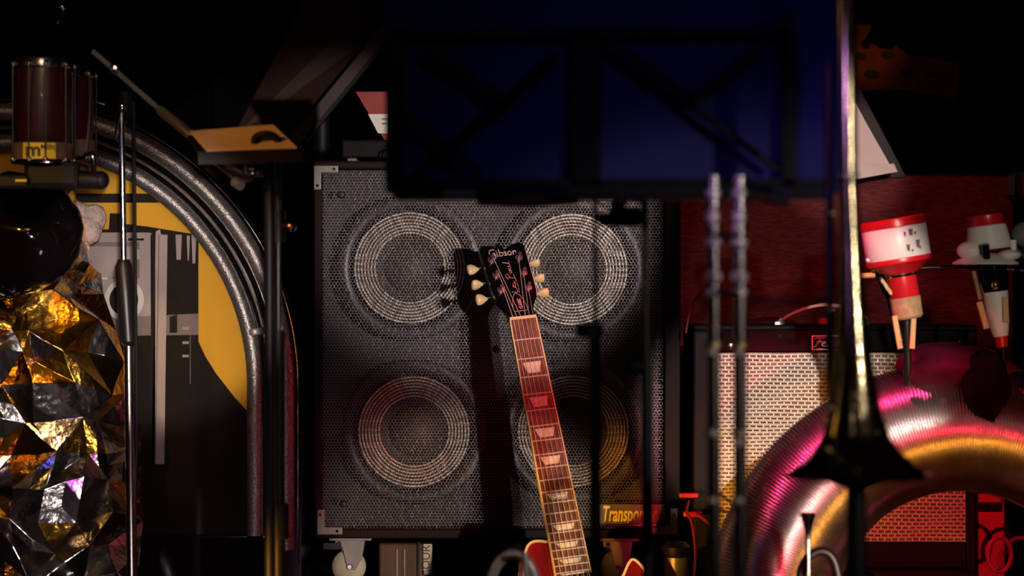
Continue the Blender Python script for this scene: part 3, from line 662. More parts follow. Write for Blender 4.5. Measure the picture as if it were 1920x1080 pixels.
MB().tube([(at(-70, 0, BY+.05).x, BY+.07, at(0, 340, BY).z), (at(60, 0, BY+.05).x, BY+.05, at(0, 340, BY).z)], .010).build('side_bar', M['stand'], mt_, smooth=True)
MB().lathe([(.16, 0), (.16, .01), (.03, .03), (0, .03)], (at(-70, 0, BY+.05).x, BY+.08, 0), Z, 32).build('base', M['stand'], mt_, smooth=True)
MB().tube([at(158, 290, BY-.02), at(172, 288, BY-.025), at(176, 300, BY-.025), at(176, 322, BY-.02), at(178, 340, BY-.02)], [.004, .005, .006, .004, .0015], 10).build('wing_screw', M['chrome'], mt_, smooth=True)
MB().tube([at(170, 150, BY), at(168, 215, BY+.01), at(162, 288, BY)], .002, 8).build('side_rod', M['chrome_dark'], mt_, smooth=True)
kb = thing('drum_bracket', 'dark drum bracket poking in at the far left edge with a painted patch of amber light', 'bracket', at(10, 340, 4.25))
MB().pbox(-40, 52, 328, 352, 4.25, 4.30).build('body', M['stand'], kb, bevel=.004)
MB().pbox(28, 50, 336, 341, 4.245, 4.25).build('amber_light_patch', M['badge'], kb, bevel=.001)  # yellow plate stands for a patch of light on the bracket
# felt mallets
fz = lambda d: 1 + .10 * noise.noise(d * 3.1) + .03 * noise.noise(d * 13)
for (hx, hy, rr, sx, sy, lab) in ((176, 408, 24, 92, 362, 'pale felt mallet head, larger of two, beside the foil'), (166, 432, 25, 60, 395, 'pale felt mallet head, lower of two, touching the foil edge')):
    t = thing('felt_mallet', lab, 'mallet', at(hx, hy, 4.66), 'pale felt mallets')
    MB().ball(at(hx, hy, 4.66 + (hx-166)*.001), rr * .00093, (1, 1, 1.05), 32, 20, fz).build('head', M['wool'], t, smooth=True, auto=False)
    MB().tube([at(hx - 8, hy - 8, 4.66), at((hx+sx)/2, (hy+sy)/2, 4.68), at(sx, sy, 4.70)], [.013, .012, .009], 12).build('wrapped_shaft', M['wool'], t, smooth=True)

# ------------------------------------------------------------ chrome microphone stand beside the foil
ms = thing('chrome_microphone_stand', 'chrome microphone stand with black grip rising before the yellow print', 'microphone stand', (at(240, 0, 4.40).x, 4.40, 0))
T0 = at(228, 222, 4.40); T1 = at(232, 500, 4.40); T2 = at(241, 640, 4.40); T3 = Vector((at(252, 1080, 4.40).x, 4.40, .02))
MB().tube([T0, T1], .0052, 16).build('upper_tube', M['chrome'], ms, smooth=True)
MB().tube([T0 + Z*.01, T0 - Z*.006], .0085, 16).build('collar', M['chrome_dark'], ms, smooth=True)
g_ = MB().tube([T1 + Z*.012, T1, (T1+T2)/2, T2, T2 - Z*.008], [.010, .0145, .0150, .0145, .008], 20); g_.build('grip', M['stand_s'], ms, smooth=True)
MB().tube([T2, T3], .0080, 16).build('lower_tube', M['chrome_dark'], ms, smooth=True)
MB().lathe([(.13, 0), (.13, .012), (.05, .024), (.012, .03)], (T3.x, T3.y, 0), Z, 40).build('base', M['stand'], ms, smooth=True)
k = MB().ball(at(229, 199, 4.39), .0072); k.tube([at(229, 180, 4.40), at(229, 222, 4.40)], .004, 8); k.build('wing_knob', M['chrome'], ms, smooth=True)
MB().tube([at(226, 205, 4.385), at(214, 262, 4.385)], .0022, 8).build('lever', M['chrome'], ms, smooth=True)
MB().tube([at(235, 170, 4.40), at(235, 222, 4.41)], .010, 12).build('swivel', M['stand'], ms, smooth=True)
cb = MB().tube(smoothpath([at(250, 190, 4.42), at(252, 380, 4.40), at(254, 600, 4.39), at(256, 800, 4.40), at(252, 1000, 4.42), Vector((at(252, 0, 4.42).x, 4.46, .012)), Vector((at(150, 0, 4.42).x, 4.50, .006))], 8), .0034, 8).build('microphone_cable', M['stand'], None, smooth=True)
tag(cb, 'thin black cable hanging straight beside the chrome stand', 'cable')
br = thing('drum_rod', 'short chrome rod crossing behind the bongo', 'rod', at(165, 190, 4.45))
MB().tube([at(132, 176, 4.45), at(196, 197, 4.45)], .0034, 10).build('rod', M['chrome'], br, smooth=True)
MB().ball(at(168, 186, 4.45), .005).build('wing_nut', M['chrome_dark'], br, smooth=True)

# boom stand
SY = 4.0
bs = thing('boom_microphone_stand', 'black stand whose long boom slants up over the arched cabinet', 'microphone stand', (at(522, 0, SY).x, SY, 0))
MB().tube([at(522, 300, SY), at(522, 620, SY)], .0045, 12).build('upper_tube', M['stand_s'], bs, smooth=True)
MB().tube([at(522, 620, SY), Vector((at(522, 0, SY).x, SY, .05))], .0100, 14).build('lower_tube', M['stand'], bs, smooth=True)
k = MB().tube([at(522, 395, SY), at(522, 455, SY)], .011, 14); k.build('clutch', M['stand'], bs, smooth=True)
k = MB().tube([at(522, 425, SY), at(540, 425, SY-.01)], .004, 8); k.ball(at(546, 425, SY-.015), .0085); k.build('knob', M['chrome_dark'], bs, smooth=True)
MB().tube([at(522, 945, SY), at(522, 1010, SY)], .016, 16).build('collar', M['stand'], bs, smooth=True)
for a in (30, 150, 270):
    x0 = at(522, 0, SY).x; MB().tube([(x0, SY, .22), (x0 + .30*math.cos(R(a)), SY + .30*math.sin(R(a)), .012)], .007, 10).build('leg', M['stand'], bs, smooth=True)
MB().tube([at(175, 97, SY+.22), at(300, 206, SY+.13)], .0042, 12).build('boom_tube', M['zinc'], bs, smooth=True)
MB().tube([at(298, 204, SY+.13), at(302, 208, SY+.125), at(372, 264, SY+.08), at(378, 270, SY+.075)], [.005, .0076, .0080, .005], 16).build('counterweight', M['brass_s'], bs, smooth=True)
MB().tube([at(378, 270, SY+.075), at(440, 318, SY+.03), at(470, 330, SY+.01)], [.012, .014, .010], 14).build('boom_grip', M['stand_s'], bs, smooth=True)
k = MB().lathe([(.008, 0), (.008, .006), (.005, .010), (0, .011)], at(215, 130, SY+.18), FR, 16); k.build('boom_joint', M['chrome_dark'], bs, smooth=True)
MB().tube([at(440, 340, SY), at(452, 348, SY-.01)], .008, 12).build('boom_screw', M['zinc'], bs, smooth=True)
MB().pbox(455, 500, 302, 330, SY-.005, SY+.03).build('clamp', M['stand_s'], bs, bevel=.003)
MB().ball(at(474, 318, SY-.015), .0095).build('clamp_knob', M['chrome_dark'], bs, smooth=True)
MB().tube([at(474, 312, SY-.01), at(482, 280, SY-.01), at(500, 262, SY)], .0022, 8).build('clamp_lever', M['chrome_dark'], bs, smooth=True)
MB().tube([at(500, 318, SY+.01), at(522, 322, SY)], .007, 10).build('link', M['stand'], bs, smooth=True)

# music stand with amber-lit sheets
mu = thing('music_stand', 'black music stand holding amber-lit sheet music, before the slanted board', 'music stand', (at(505, 0, 3.92).x, 3.96, 0))
D = [at(352, 246, 3.98), at(516, 238, 3.98), at(560, 286, 3.86), at(380, 292, 3.86)]
MB().extr([p - Z*.006 for p in D], (0, 0, -.006)).build('desk', M['stand'], mu, bevel=.001)
MB().beam(at(372, 297, 3.85), at(566, 292, 3.85), .018, .010).build('desk_lip', M['stand'], mu)
MB().tube([at(505, 296, 3.92), Vector((at(507, 0, 3.92).x, 3.92, .06))], .0080, 12).build('post', M['stand'], mu, smooth=True)
for a in (40, 160, 280):
    x0 = at(507, 0, 3.92).x; MB().tube([(x0, 3.92, .14), (x0 + .26*math.cos(R(a)), 3.92 + .26*math.sin(R(a)), .01)], .007, 10).build('leg', M['stand'], mu, smooth=True)
sh = MB(); sh.extr([at(356, 248, 3.972), at(512, 236, 3.98), at(556, 278, 3.87), at(388, 284, 3.862)], (0, 0, .002))
tag(sh.build('sheet_music', M['paper_o']), 'amber-lit sheet music lying on the small music stand', 'sheet music')
MB().extr([at(360, 262, 3.93), at(536, 256, 3.93), at(537, 258, 3.928), at(361, 264, 3.928)], (0, -.001, .001)).build('desk_crease', M['stand'], mu)
bkn = MB().tube(smoothpath([at(488, 300, 3.88), at(478, 262, 3.90), at(500, 252, 3.90), at(520, 262, 3.90), at(534, 300, 3.90)], 6), .006, 10).build('page_clip', M['stand'], mu, smooth=True)

# slanted board behind
sb = thing('slanted_board', 'big dark red-brown board slanting up behind the music stands', 'board', at(560, 300, 5.9))
MB().extr([at(432, 262, 5.9), at(548, 280, 5.9), at(760, 24, 6.0), at(760, -60, 6.0), at(600, -60, 6.0)], (0, .03, 0)).build('panel', M['board'], sb, bevel=.003)
MB().beam(at(552, 268, 5.88), at(742, 36, 5.98), .024, .03).build('edge_strip', M['boardedge'], sb)
MB().beam(at(560, 280, 5.90), at(752, 46, 6.0), .008, .03).build('lower_edge', M['stand_s'], sb)
MB().tube([(at(600, 0, 6.0).x, 6.05, PZ), (at(600, 0, 6.0).x, 6.05, at(0, 150, 6.0).z)], .02).build('support_leg', M['stand'], sb, smooth=True)

# amplifier head on the cabinet, booklet painted with red light on it
ah = thing('amplifier_head', 'black amplifier head sitting on top of the speaker cabinet', 'amplifier', at(930, 302, 5.12))
MB().pbox(640, 1210, 262, 296, 5.10, 5.36).build('case', M['tolex'], ah, bevel=.004)
for x in (660, 1190): MB().pbox(x-8, x+8, 296, 302, 5.12, 5.34).build('foot', M['rubber'], ah)
MB().lathe([(.0115, 0), (.0125, .003), (.011, .006), (.0095, .004)], at(727, 292, 5.085), FR, 24).build('ring_socket', M['chrome_dark'], ah, smooth=True)
rb = thing('red_light_booklet', 'booklet with painted red light and a pale label standing above the cabinet', 'booklet', at(722, 262, 5.2))
MB().extr([at(668, 172, 5.2), at(790, 172, 5.2), at(790, 262, 5.2), at(722, 262, 5.2)], (0, .006, 0)).build('cover', M['paper_r'], rb)
MB().extr([at(690, 214, 5.197), at(780, 214, 5.197), at(780, 250, 5.197), at(709, 250, 5.197)], (0, .002, 0)).build('pale_label', M['paper'], rb)
for y in (222, 231): MB().pbox(716, 776, y, y+2, 5.195, 5.197).build('label_line', M['ink'], rb)
MB().extr([at(667, 172, 5.198), at(669.5, 172, 5.198), at(724, 262, 5.198), at(721, 262, 5.198)], (0, .003, 0)).build('pink_edge', M['cable'], rb)

# ------------------------------------------------------------ foreground music stand with folder painted with blue light
MY = 2.95
fm = thing('folding_music_stand', 'large black folding music stand seen from behind with crossed ribs', 'music stand', (at(1116, 0, MY).x, MY, 0))
def bar(x0, y0, x1, y1, wpx, Y, name='rib', th=.006): return MB().beam(at(x0, y0, Y), at(x1, y1, Y), wpx*Y/FPX, th).build(name, M['stand'], fm, bevel=.001)
for a in ((735, 66, 1480, 60, 18), (735, 352, 1562, 352, 34), (744, 60, 744, 352, 26), (1478, 60, 1478, 352, 26), (1100, 60, 1100, 352, 56)): bar(*a, MY, 'frame_bar', .010)
for a in ((800, 90, 960, 200, 20), (820, 300, 1040, 110, 20), (760, 215, 905, 330, 16), (760, 345, 1050, 100, 16), (1140, 75, 1300, 190, 20), (1290, 195, 1440, 80, 22), (1285, 190, 1460, 320, 14)): bar(*a, MY - .012)
MB().pbox(738, 1562, 346, 372, MY-.035, MY+.05).build('tray', M['stand'], fm, bevel=.002)
MB().pbox(895, 1068, 350, 357, MY-.040, MY-.034).build('tray_highlight_rail', M['chrome_dark'], fm, bevel=.002)
MB().tube([at(895, 379, MY-.02), at(980, 383, MY-.02), at(1084, 377, MY-.02)], .0042, 12).build('orange_light_rod', M['brass'], fm, smooth=True)  # brass colour stands for orange light along the stand lip
MB().pbox(830, 893, 357, 371, MY-.038, MY-.034).build('white_clip', M['zinc'], fm, bevel=.002)
MB().tube([at(1116, 372, MY), at(1116, 612, MY)], .0026, 12).build('upper_tube', M['stand'], fm, smooth=True)
MB().tube([at(1116, 610, MY), Vector((at(1118, 0, MY).x, MY, .05))], .0068, 14).build('lower_tube', M['stand'], fm, smooth=True)
MB().pbox(1080, 1132, 606, 634, MY-.01, MY+.01).build('clamp', M['stand'], fm, bevel=.003)
MB().ball(at(1107, 366, MY-.03), .0052).build('wing_bolt', M['chrome'], fm, smooth=True)
for a in (30, 150, 270):
    x0 = at(1118, 0, MY).x; MB().tube([(x0, MY, .25), (x0 + .28*math.cos(R(a)), MY + .28*math.sin(R(a)), .01)], .006, 10).build('leg', M['stand'], fm, smooth=True)
fd = MB().pbox(722, 1572, -70, 362, MY + .012, MY + .018).build('blue_light_folder', M['blue_light_board'], None, bevel=.001)
tag(fd, 'wide dark folder painted with blue light standing open on the crossed-rib music stand', 'folder')
# second stand post
s2 = thing('clamped_microphone_stand', 'slim black stand post with side clamps to the right of the guitar', 'microphone stand', (at(1212, 0, 3.15).x, 3.15, 0))
Y2 = 3.15
MB().tube([at(1209, 368, Y2), at(1212, 690, Y2)], .0038, 12).build('upper_tube', M['stand_s'], s2, smooth=True)
MB().tube([at(1213, 680, Y2), Vector((at(1216, 0, Y2).x, Y2, .05))], .0064, 14).build('lower_tube', M['stand_s'], s2, smooth=True)
MB().tube([at(1168, 686, Y2), at(1210, 688, Y2)], .0085, 14).build('side_knob', M['stand'], s2, smooth=True)
k = MB(); k.pbox(1142, 1204, 388, 424, Y2-.02, Y2+.02); k.pbox(1118, 1150, 400, 416, Y2-.012, Y2+.012); k.build('clamp', M['stand'], s2, bevel=.006)
MB().tube([at(1150, 392, Y2), at(1176, 366, Y2), at(1205, 370, Y2)], .008, 12).build('clamp_arm', M['stand'], s2, smooth=True)
MB().tube([at(1124, 420, Y2-.01), at(1190, 414, Y2-.01)], .003, 10).build('clamp_bolt', M['brass'], s2, smooth=True)
for a in (90, 210, 330):
    x0 = at(1216, 0, Y2).x; MB().tube([(x0, Y2, .25), (x0 + .28*math.cos(R(a)), Y2 + .28*math.sin(R(a)), .01)], .006, 10).build('leg', M['stand'], s2, smooth=True)

# ------------------------------------------------------------ trombone on its stand
TY = 2.80; k_ = TY / FPX
tb = thing('trombone', 'brass trombone standing bell-down in the blurred front', 'trombone', at(1604, 892, TY))
prof = [(-120, 1588, 18), (100, 1588, 18), (330, 1590, 18), (450, 1594, 20), (560, 1597, 26), (650, 1600, 33), (720, 1602, 41), (780, 1603, 52), (820, 1604, 65), (850, 1605, 84), (870, 1606, 104), (884, 1606, 126), (892, 1606, 137)]
pr = []
for i in range(len(prof) - 1):
    a, b_ = prof[i], prof[i+1]
    for k in range(4): t = k / 4; pr.append([a[j_]*(1-t) + b_[j_]*t for j_ in range(3)])
pr.append(prof[-1])
MB().tube([at(p[1], p[0], TY) for p in pr], [p[2]*k_ for p in pr], 64, caps=False).build('bell', M['brass'], tb, smooth=True, auto=False)
MB().lathe([(.0745, -.0016), (.0772, -.002), (.0782, 0), (.0772, .002), (.0745, .0016)], at(1606, 892, TY), Z, 64).build('bell_rim', M['brass'], tb, smooth=True)
MB().lathe([(.0105, -.006), (.0115, -.004), (.0115, .004), (.0105, .006)], at(1590, 332, TY), Z, 24).build('ferrule', M['brass'], tb, smooth=True)
for xx in (1337, 1386):
    c_ = MB().tube([at(xx, 330, TY-.03), at(xx + 1, 520, TY-.03), at(xx + 3, 1160, TY-.03)], .0072, 20); c_.build('slide_tube', M['chrome_dark'], tb, smooth=True)
    for y0, y1, rr in ((352, 372, 11), (392, 422, 10.5), (447, 462, 12), (508, 530, 13), (540, 556, 12), (640, 655, 13), (806, 820, 12), (930, 945, 11)):
        MB().lathe([(rr*k_*.85, 0), (rr*k_*1.25, (y1-y0)*k_*.25), (rr*k_*1.25, (y1-y0)*k_*.75), (rr*k_*.85, (y1-y0)*k_)], at(xx, y1, TY-.03), Z, 24).build('slide_ferrule', M['brass_s'] if y0 in (640, 806) else M['fret'], tb, smooth=True)
for x, y in ((1337, 394), (1338, 421), (1338, 456), (1341, 518), (1388, 521), (1380, 428), (1390, 462), (1386, 356), (1334, 660), (1386, 660), (1336, 812), (1384, 830)):
    MB().ball(at(x, y, TY-.042), .0042).build('slide_glint_ball', M['fret'], tb, smooth=True)  # small balls added as glints on the slide
for x, y in ((1608, 640), (1612, 672), (1614, 705), (1606, 742), (1600, 762), (1560, 765), (1546, 792), (1640, 762), (1643, 812), (1552, 842), (1664, 806)):
    r0 = [p[2] for p in pr if p[0] >= y][0]; MB().ball(at(x, y, TY - .9*k_*math.sqrt(max(4, r0*r0 - (x-1603)**2))), .0030).build('bell_glint_ball', M['brass_s'], tb, smooth=True)  # small balls added as glints on the bell
for y in (441, 548):
    MB().tube([at(1337, y, TY-.035), at(1362, y + 2, TY-.035), at(1386, y + 1, TY-.035)], [.0042, .0036, .0042], 14).build('slide_brace', M['chrome'], tb, smooth=True)
MB().tube([at(1386, 560, TY-.03), at(1500, 562, TY-.02), at(1560, 565, TY)], .0018, 8).build('bell_brace', M['stand'], tb, smooth=True)
MB().tube([at(1555, 120, TY+.03), at(1556, 600, TY+.03), at(1560, 800, TY+.03)], .0050, 16).build('gooseneck_tube', M['stand_s'], tb, smooth=True, label='dark tube beside the bell')
MB().tube([at(1388, 362, TY-.03), at(1430, 368, TY-.02), at(1475, 378, TY-.01)], .0055, 12).build('lock_lever', M['stand'], tb, smooth=True)
for y in (380, 560): MB().ball(at(1558, y + 20, TY-.0), .0052).build('brace_knob', M['brass'], tb, smooth=True)
ts = thing('trombone_stand', 'black stand post under the trombone bell', 'instrument stand', (at(1606, 0, TY).x, TY, 0))
MB().lathe([(.006, .12), (.020, .09), (.034, .03), (.036, .0), (.010, -.01)], at(1606, 900, TY), Z, 32).build('bell_peg', M['stand'], ts, smooth=True)
MB().tube([at(1606, 890, TY), Vector((at(1606, 0, TY).x, TY, .05))], .0105, 16).build('post', M['stand'], ts, smooth=True)
for a in (30, 150, 270):
    x0 = at(1606, 0, TY).x; MB().tube([(x0, TY, .10), (x0 + .22*math.cos(R(a)), TY + .22*math.sin(R(a)), .01)], .007, 10).build('leg', M['stand'], ts, smooth=True)
# small horn with mouthpiece, in front of the duct
HY = 3.7
hn = thing('trumpet', 'trumpet with silver mouthpiece pointing up before the ribbed duct', 'trumpet', (at(1530, 0, HY).x, HY, 0))
k1 = HY / FPX
MB().lathe([(3*k1, -100*k1), (5*k1, -52*k1), (6*k1, -34*k1), (10*k1, -18*k1), (14.5*k1, -4*k1), (15*k1, 0), (12*k1, 0), (6*k1, -10*k1), (0, -14*k1)], at(1515, 962, HY), Z, 28).build('mouthpiece', M['chrome'], hn, smooth=True)
MB().tube([at(1515, 1010, HY), at(1516, 1120, HY), Vector((at(1516, 0, HY).x, HY, .30))], 5.5*k1, 14).build('leadpipe', M['chrome_dark'], hn, smooth=True)
MB().ball(at(1515, 1006, HY-.004), .0042).build('bead', M['chrome'], hn, smooth=True)
MB().tube(smoothpath([at(1497, 1130, HY+.02), at(1502, 1070, HY+.02), at(1522, 1040, HY+.02), at(1545, 1034, HY+.02), at(1562, 1048, HY+.02), at(1571, 1080, HY+.02), at(1573, 1130, HY+.02)], 8), 9*k1, 16).build('bow', M['stand_s'], hn, smooth=True)
MB().lathe([(.10, 0), (.10, .01), (.012, .03), (.012, .34), (.03, .345)], (at(1530, 0, HY).x, HY+.02, 0), Z, 24).build('rest_peg', M['stand'], hn, smooth=True)
# crook at the bottom centre
CY = 3.6; k2_ = CY / FPX
ck = thing('horn_crook', 'curved chrome horn tubing at the bottom before the guitar body', 'horn', (at(965, 0, CY).x, CY, 0))
MB().tube(smoothpath([at(918, 1150, CY), at(921, 1088, CY), at(938, 1052, CY), at(962, 1040, CY), at(988, 1052, CY), at(1004, 1088, CY), at(1008, 1150, CY)], 8), 10*k2_, 24).build('bow', M['fret'], ck, smooth=True)
MB().tube([at(944, 1048, CY-.008), at(962, 1046, CY-.009), at(978, 1049, CY-.008)], 5.5*k2_, 16).build('amber_glint_strip', M['gold'], ck, smooth=True)  # gold strip paints the amber-lit crescent on the chrome bow
MB().tube([at(984, 1034, CY-.006), at(986, 1060, CY-.008), at(988, 1150, CY-.004)], 6*k2_, 14).build('stay', M['fret'], ck, smooth=True)
MB().tube([at(940, 1062, CY+.01), at(954, 1030, CY+.02), at(975, 1022, CY+.02)], 7*k2_, 12).build('rear_bow', M['stand_s'], ck, smooth=True)
MB().lathe([(.12, 0), (.12, .01), (.02, .03), (.02, .42)], (at(965, 0, CY).x, CY, 0), Z, 24).build('rest_stand', M['stand'], ck, smooth=True)

# ------------------------------------------------------------ red cabinet behind
rc = thing('red_speaker_cabinet', 'wide dark red cloth-covered cabinet behind the combo amplifier', 'speaker cabinet', (at(1580, 0, 5.5).x, 5.7, PZ))
MB().pbox(1262, 1906, 324, 1045, 5.52, 5.90).build('box', M['tolex'], rc, bevel=.006)
MB().pbox(1268, 1900, 330, 1040, 5.505, 5.52).build('red_front_cloth', M['redcloth'], rc, bevel=.004)
MB().pbox(1256, 1268, 326, 1045, 5.50, 5.54).build('side_trim', M['tolex'], rc, bevel=.002)
for x in (1290, 1880): MB().box((at(x-15, 0, 5.52).x, 5.56, PZ), (at(x+15, 0, 5.52).x, 5.6, at(0, 1045, 5.52).z)).build('foot', M['rubber'], rc)
# paper leaning on it, dark easel behind
pp = MB().extr([at(1604, 193, 5.46), at(1625, 232, 5.46), at(1655, 285, 5.46), at(1668, 308, 5.46), at(1676, 306, 5.455), at(1683, 322, 5.455), at(1594, 338, 5.44), at(1580, 300, 5.44), at(1580, 210, 5.45)], (0, .0012, 0)).build('paper_sheet', M['paper'])
tag(pp, 'white sheet of paper leaning on top of the red cabinet', 'paper')
es = thing('black_desk', 'dark slanted music desk behind the white paper', 'music stand', at(1640, 330, 5.56))
MB().extr([at(1600, 165, 5.5), at(1612, 165, 5.5), at(1700, 332, 5.5), at(1580, 340, 5.5)], (0, .008, 0)).build('desk', M['stand'], es, bevel=.001)
MB().tube([(at(1640, 0, 5.95).x, 5.96, PZ), (at(1640, 0, 5.95).x, 5.96, at(0, 300, 5.95).z), at(1640, 270, 5.52)], .008).build('post', M['stand'], es, smooth=True)
# spotted board upper right
sp = thing('spotted_board', 'orange-lit board with dark oval holes at the upper right', 'board', at(1680, 175, 6.3))
MB().extr([at(1560, 46, 6.3), at(1632, 46, 6.3), at(1700, 100, 6.3), at(1800, 118, 6.3), at(1790, 185, 6.3), at(1690, 168, 6.3), at(1600, 170, 6.3), at(1560, 150, 6.3)], (0, .01, 0)).build('panel', M['spot'], sp)
for x, y, a_, b_ in ((1614, 105, 12, 7), (1666, 103, 13, 8), (1636, 139, 15, 9), (1700, 136, 12, 6), (1748, 140, 12, 6)):
    MB().extr([at(x + a_*math.cos(R(t)), y + b_*math.sin(R(t + 12)), 6.297) for t in range(0, 360, 20)], (0, .003, 0)).build('oval_patch', M['ink'], sp)
MB().tube([(at(1700, 0, 6.4).x, 6.4, PZ), (at(1700, 0, 6.4).x, 6.36, at(0, 150, 6.35).z)], .012).build('support_leg', M['stand'], sp, smooth=True)
lc = thing('clamp_lamp', 'small black clip lamp hanging in front of the spotted board', 'lamp', at(1650, 60, 6.1))
k = MB().lathe([(0, .05), (.028, .048), (.032, .02), (.034, -.01), (.02, -.015)], at(1652, 74, 6.1), Vector((.5, 0, 1)), 24); k.build('shade', M['gloss'], lc, smooth=True)
k = MB().tube([at(1650, 60, 6.1), at(1644, 30, 6.12), at(1655, -40, 6.2)], .008, 10); k.build('arm', M['stand'], lc, smooth=True)
MB().lathe([(0, .001), (.012, 0), (.012, -.006)], at(1624, 82, 6.08), FR, 16).build('amber_lens', M['spot'], lc, smooth=True)

# ------------------------------------------------------------ combo amplifier
EF = 4.95
am = thing('combo_amplifier', 'black combo amplifier with woven silver grille cloth and strap handle', 'amplifier', (at(1565, 0, EF).x, 5.1, PZ))
k = MB(); k.pbox(1300, 1832, 610, 620, EF-.006, 5.24); k.pbox(1300, 1336, 620, 1075, EF-.006, 5.24); k.pbox(1812, 1832, 620, 1075, EF-.006, 5.24)
k.pbox(1336, 1812, 1016, 1075, EF-.006, 5.24); k.pbox(1300, 1832, 610, 1075, 5.22, 5.24); k.build('cabinet_shell', M['tolex'], am, bevel=.004)
MB().pbox(1336, 1812, 616, 661, EF, EF+.03).build('control_strip', M['gloss'], am, bevel=.003)
MB().pbox(1336, 1812, 660, 1018, EF+.006, EF+.012).build('cloth_backing', M['clothback'], am)
k = MB(); y = 664.5; jn = 0
while y < 1017:
    n = 60; P = []
    for side in (0, 1):
        pass
    rows = []
    for i in range(n + 1):
        x = 1336 + 476 * i / n; yy = y + .5 * math.sin(x * .05 + y * .1)
        c0 = at(x, yy, EF + .004); hgt = .0027; dep = .0026
        rows.append([c0 + Vector((0, 0, hgt)), c0 + Vector((0, -dep*.8, hgt*.55)), c0 + Vector((0, -dep, 0)), c0 + Vector((0, -dep*.8, -hgt*.55)), c0 + Vector((0, 0, -hgt))])
    vs = [p for r_ in rows for p in r_]; fs = []
    for i in range(n):
        for q in range(4): fs.append((i*5+q, i*5+q+1, (i+1)*5+q+1, (i+1)*5+q))
    k.add(vs, fs); y += 7.3
k.build('grille_cloth_strands', M['strand'], am, smooth=True, kind='stuff', auto=False)
k = MB(); y = 664.5; r_i = 0
while y < 1017:
    x = 1340 + (r_i % 2) * 6.5
    while x < 1810:
        c0 = at(x, y + 3.65, EF + .0035); k.box((c0.x - .0011, c0.y - .0022, c0.z - .0022), (c0.x + .0011, c0.y + .001, c0.z + .0022)); x += 13
    y += 7.3; r_i += 1
k.build('grille_cloth_stitches', M['stitch'], am, kind='stuff', auto=False)
bg = MB().pbox(1521, 1606, 628, 657, EF-.004, EF).build('badge', M['fret'], am, bevel=.002)
MB().pbox(1524, 1603, 631, 654, EF-.005, EF-.003).build('badge_plate', M['gloss'], bg)
FE = [[(0,1.6),(.5,1.75),(1.3,1.7),(1.6,1.9)], [(.9,1.7),(.5,.6),(.1,-.1),(-.2,-.1)], [(.3,.9),(1.1,.95)], [(1.2,.4),(1.7,.7),(1.6,.95),(1.2,.7),(1.2,.1),(1.7,.0),(2.1,.3)],
      [(2.2,.9),(2.1,.0)], [(2.15,.6),(2.6,.95),(2.7,.0),(2.9,.1)], [(3.6,.9),(3.2,.8),(3.1,.2),(3.5,.1),(3.7,.9),(3.9,1.8)], [(3.7,.9),(3.75,.0)],
      [(4.1,.4),(4.6,.7),(4.4,.95),(4.1,.6),(4.2,.1),(4.8,.1)], [(5.0,.9),(5.0,.0)], [(5.0,.5),(5.4,.95),(5.6,.85)]]
strokes('badge_script', FE, M['pwhite'], bg, lambda a, b_: at(1527 + a*12.6, 649 - b_*9.0, EF - .0062), .0014)
# handle
hd_ = MB(); pts = smoothpath([at(1461, 606, EF+.10), at(1468, 597, EF+.10), at(1500, 581, EF+.10), at(1546, 571, EF+.10), at(1592, 579, EF+.10), at(1622, 595, EF+.10), at(1630, 606, EF+.10)], 6)
vs = []; fs = []
for i, p in enumerate(pts):
    for dy, dz in ((-.012, -.003), (.012, -.003), (.012, .003), (-.012, .003)): vs.append(p + Vector((0, dy, dz)))
for i in range(len(pts)-1):
    for q in range(4): fs.append((i*4+q, i*4+(q+1) % 4, (i+1)*4+(q+1) % 4, (i+1)*4+q))
fs += [(0, 1, 2, 3), tuple((len(pts)-1)*4+q for q in range(4))]
hd_.add(vs, fs); ho = hd_.build('strap_handle', M['white'], am, bevel=.001)
for x in (1466, 1626):
    MB().tube([at(x, 603, EF+.083), at(x, 603, EF+.118)], .007, 16).build('end_loop', M['chrome'], ho, smooth=True)
    MB().box((at(x-6, 0, EF).x, EF+.08, at(0, 611, EF).z), (at(x+6, 0, EF).x, EF+.12, at(0, 603, EF).z)).build('bracket', M['chrome'], ho, bevel=.001)
MB().lathe([(0, .004), (.006, .003), (.007, 0)], at(1370, 650, EF), FR, 18).build('input_jack', M['chrome'], am, smooth=True)
for x, y_, r2_ in ((1349, 638, .0025), (1463, 631, .0035), (1430, 628, .002), (1800, 640, .003)):
    MB().lathe([(0, .003), (r2_, .002), (r2_*1.2, 0)], at(x, y_, EF), FR, 12).build('panel_screw', M['chrome'], am, smooth=True)
k = MB().lathe([(0, .012), (.012, .010), (.014, 0)], at(1545, 607, EF+.04), Z, 20); tag(k.build('jewel_knob', M['redpl'], None, smooth=True), 'small red knob lying on the combo amplifier beside its handle', 'knob')
for x in (1330, 1800): MB().box((at(x-12, 0, EF).x, 5.0, PZ), (at(x+12, 0, EF).x, 5.05, at(0, 1075, EF).z)).build('foot', M['rubber'], am)
# black bag between the cabinets
bg_ = MB().ball(at(1292, 850, 5.28), .10, (.30, .5, 2.2), 24, 20, lambda d: 1 + .08*noise.noise(d*3)); tag(bg_.build('black_bag', M['gloss'], smooth=True), 'glossy black bag squeezed between cabinet and combo amplifier', 'bag')
bb = MB().pbox(1282, 1296, 690, 1060, 5.10, 5.25); tag(bb.build('black_case', M['tolex'], bevel=.004), 'narrow black case standing left of the combo amplifier', 'case')

